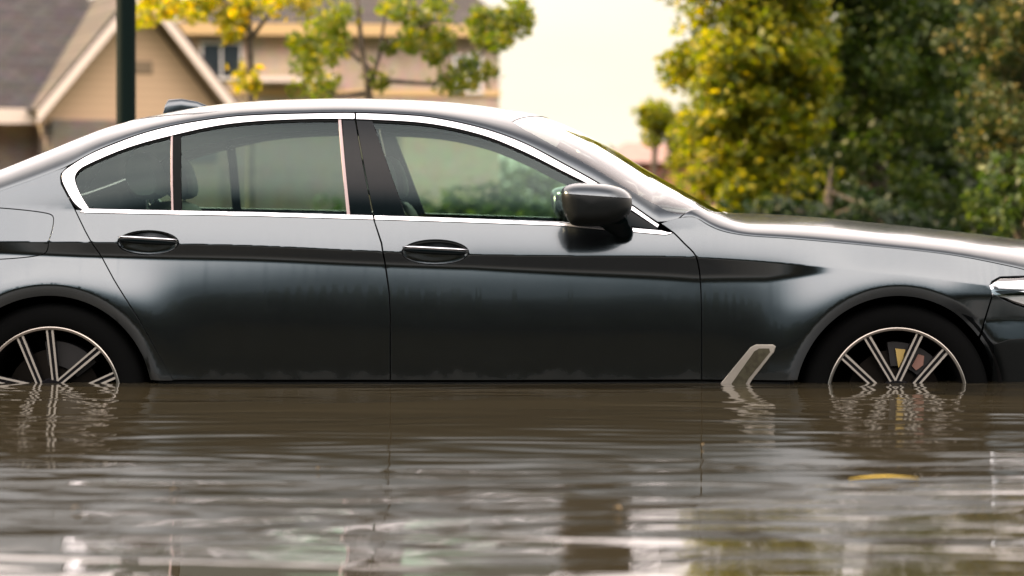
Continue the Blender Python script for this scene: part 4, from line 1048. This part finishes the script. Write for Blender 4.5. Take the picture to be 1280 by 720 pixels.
front=mrange(zb_s,.085,.17,.45,1.)                           # creamy haze low over the houses
lvl=mth('ADD',mth('MULTIPLY',back,bank),mth('MULTIPLY',mth('SUBTRACT',1.,back),front))
veil=nt.nodes.new('ShaderNodeMix'); veil.data_type='RGBA'; veil.inputs[6].default_value=(11.2,9.7,9.1,1); veil.inputs[7].default_value=(8.2,10.0,10.6,1)
nt.links.new(mth('MULTIPLY',back,mrange(zb_s,.30,.50,1.,0.)),veil.inputs[0])
vw=nt.nodes.new('ShaderNodeMix'); vw.data_type='RGBA'; vw.inputs[7].default_value=(11.3,10.1,8.1,1); nt.links.new(veil.outputs[2],vw.inputs[6])
nt.links.new(mth('MULTIPLY',mth('SUBTRACT',1.,back),mrange(zb_s,.05,.2,1.,0.)),vw.inputs[0]); nt.links.new(vw.outputs[2],mx.inputs[7])
nt.links.new(mth('MULTIPLY',r.outputs[0],mrange(zb_s,.74,.97,1.,.45)),mx.inputs[0])
vm=nt.nodes.new('ShaderNodeVectorMath'); vm.operation='SCALE'; nt.links.new(mx.outputs[2],vm.inputs[0]); nt.links.new(lvl,vm.inputs['Scale'])
nt.links.new(vm.outputs[0],bg.inputs['Color'])
bg.inputs['Strength'].default_value=.10
sd=bpy.data.lights.new('sun','SUN'); sd.energy=5.0; sd.angle=rad(.5); sd.color=(1.,.74,.42)
so=bpy.data.objects.new('sun',sd); COL.objects.link(so)
d=Vector((math.sin(rad(SUN_AZ))*math.cos(rad(SUN_EL)), math.cos(rad(SUN_AZ))*math.cos(rad(SUN_EL)), math.sin(rad(SUN_EL))))
so.rotation_euler=d.to_track_quat('Z','Y').to_euler(); so.location=(-10,6,12)
cd=bpy.data.cameras.new('camera'); cam=bpy.data.objects.new('camera',cd); COL.objects.link(cam); SC.camera=cam
cam.location=(0,-DCAM,HCAM); cam.rotation_euler=(rad(90),0,0)
cd.sensor_width=36; cd.lens=FPX/1280*36; cd.shift_y=-(360-HORIZ)/1280.; cd.clip_start=.1; cd.clip_end=2000
cd.dof.use_dof=True; cd.dof.focus_distance=DCAM+.05; cd.dof.aperture_fstop=2.4
SC.view_settings.view_transform='Standard'; SC.view_settings.look='None'; SC.view_settings.exposure=1.5; SC.view_settings.gamma=1
SC.render.engine='CYCLES'; SC.cycles.max_bounces=10; SC.cycles.transparent_max_bounces=16
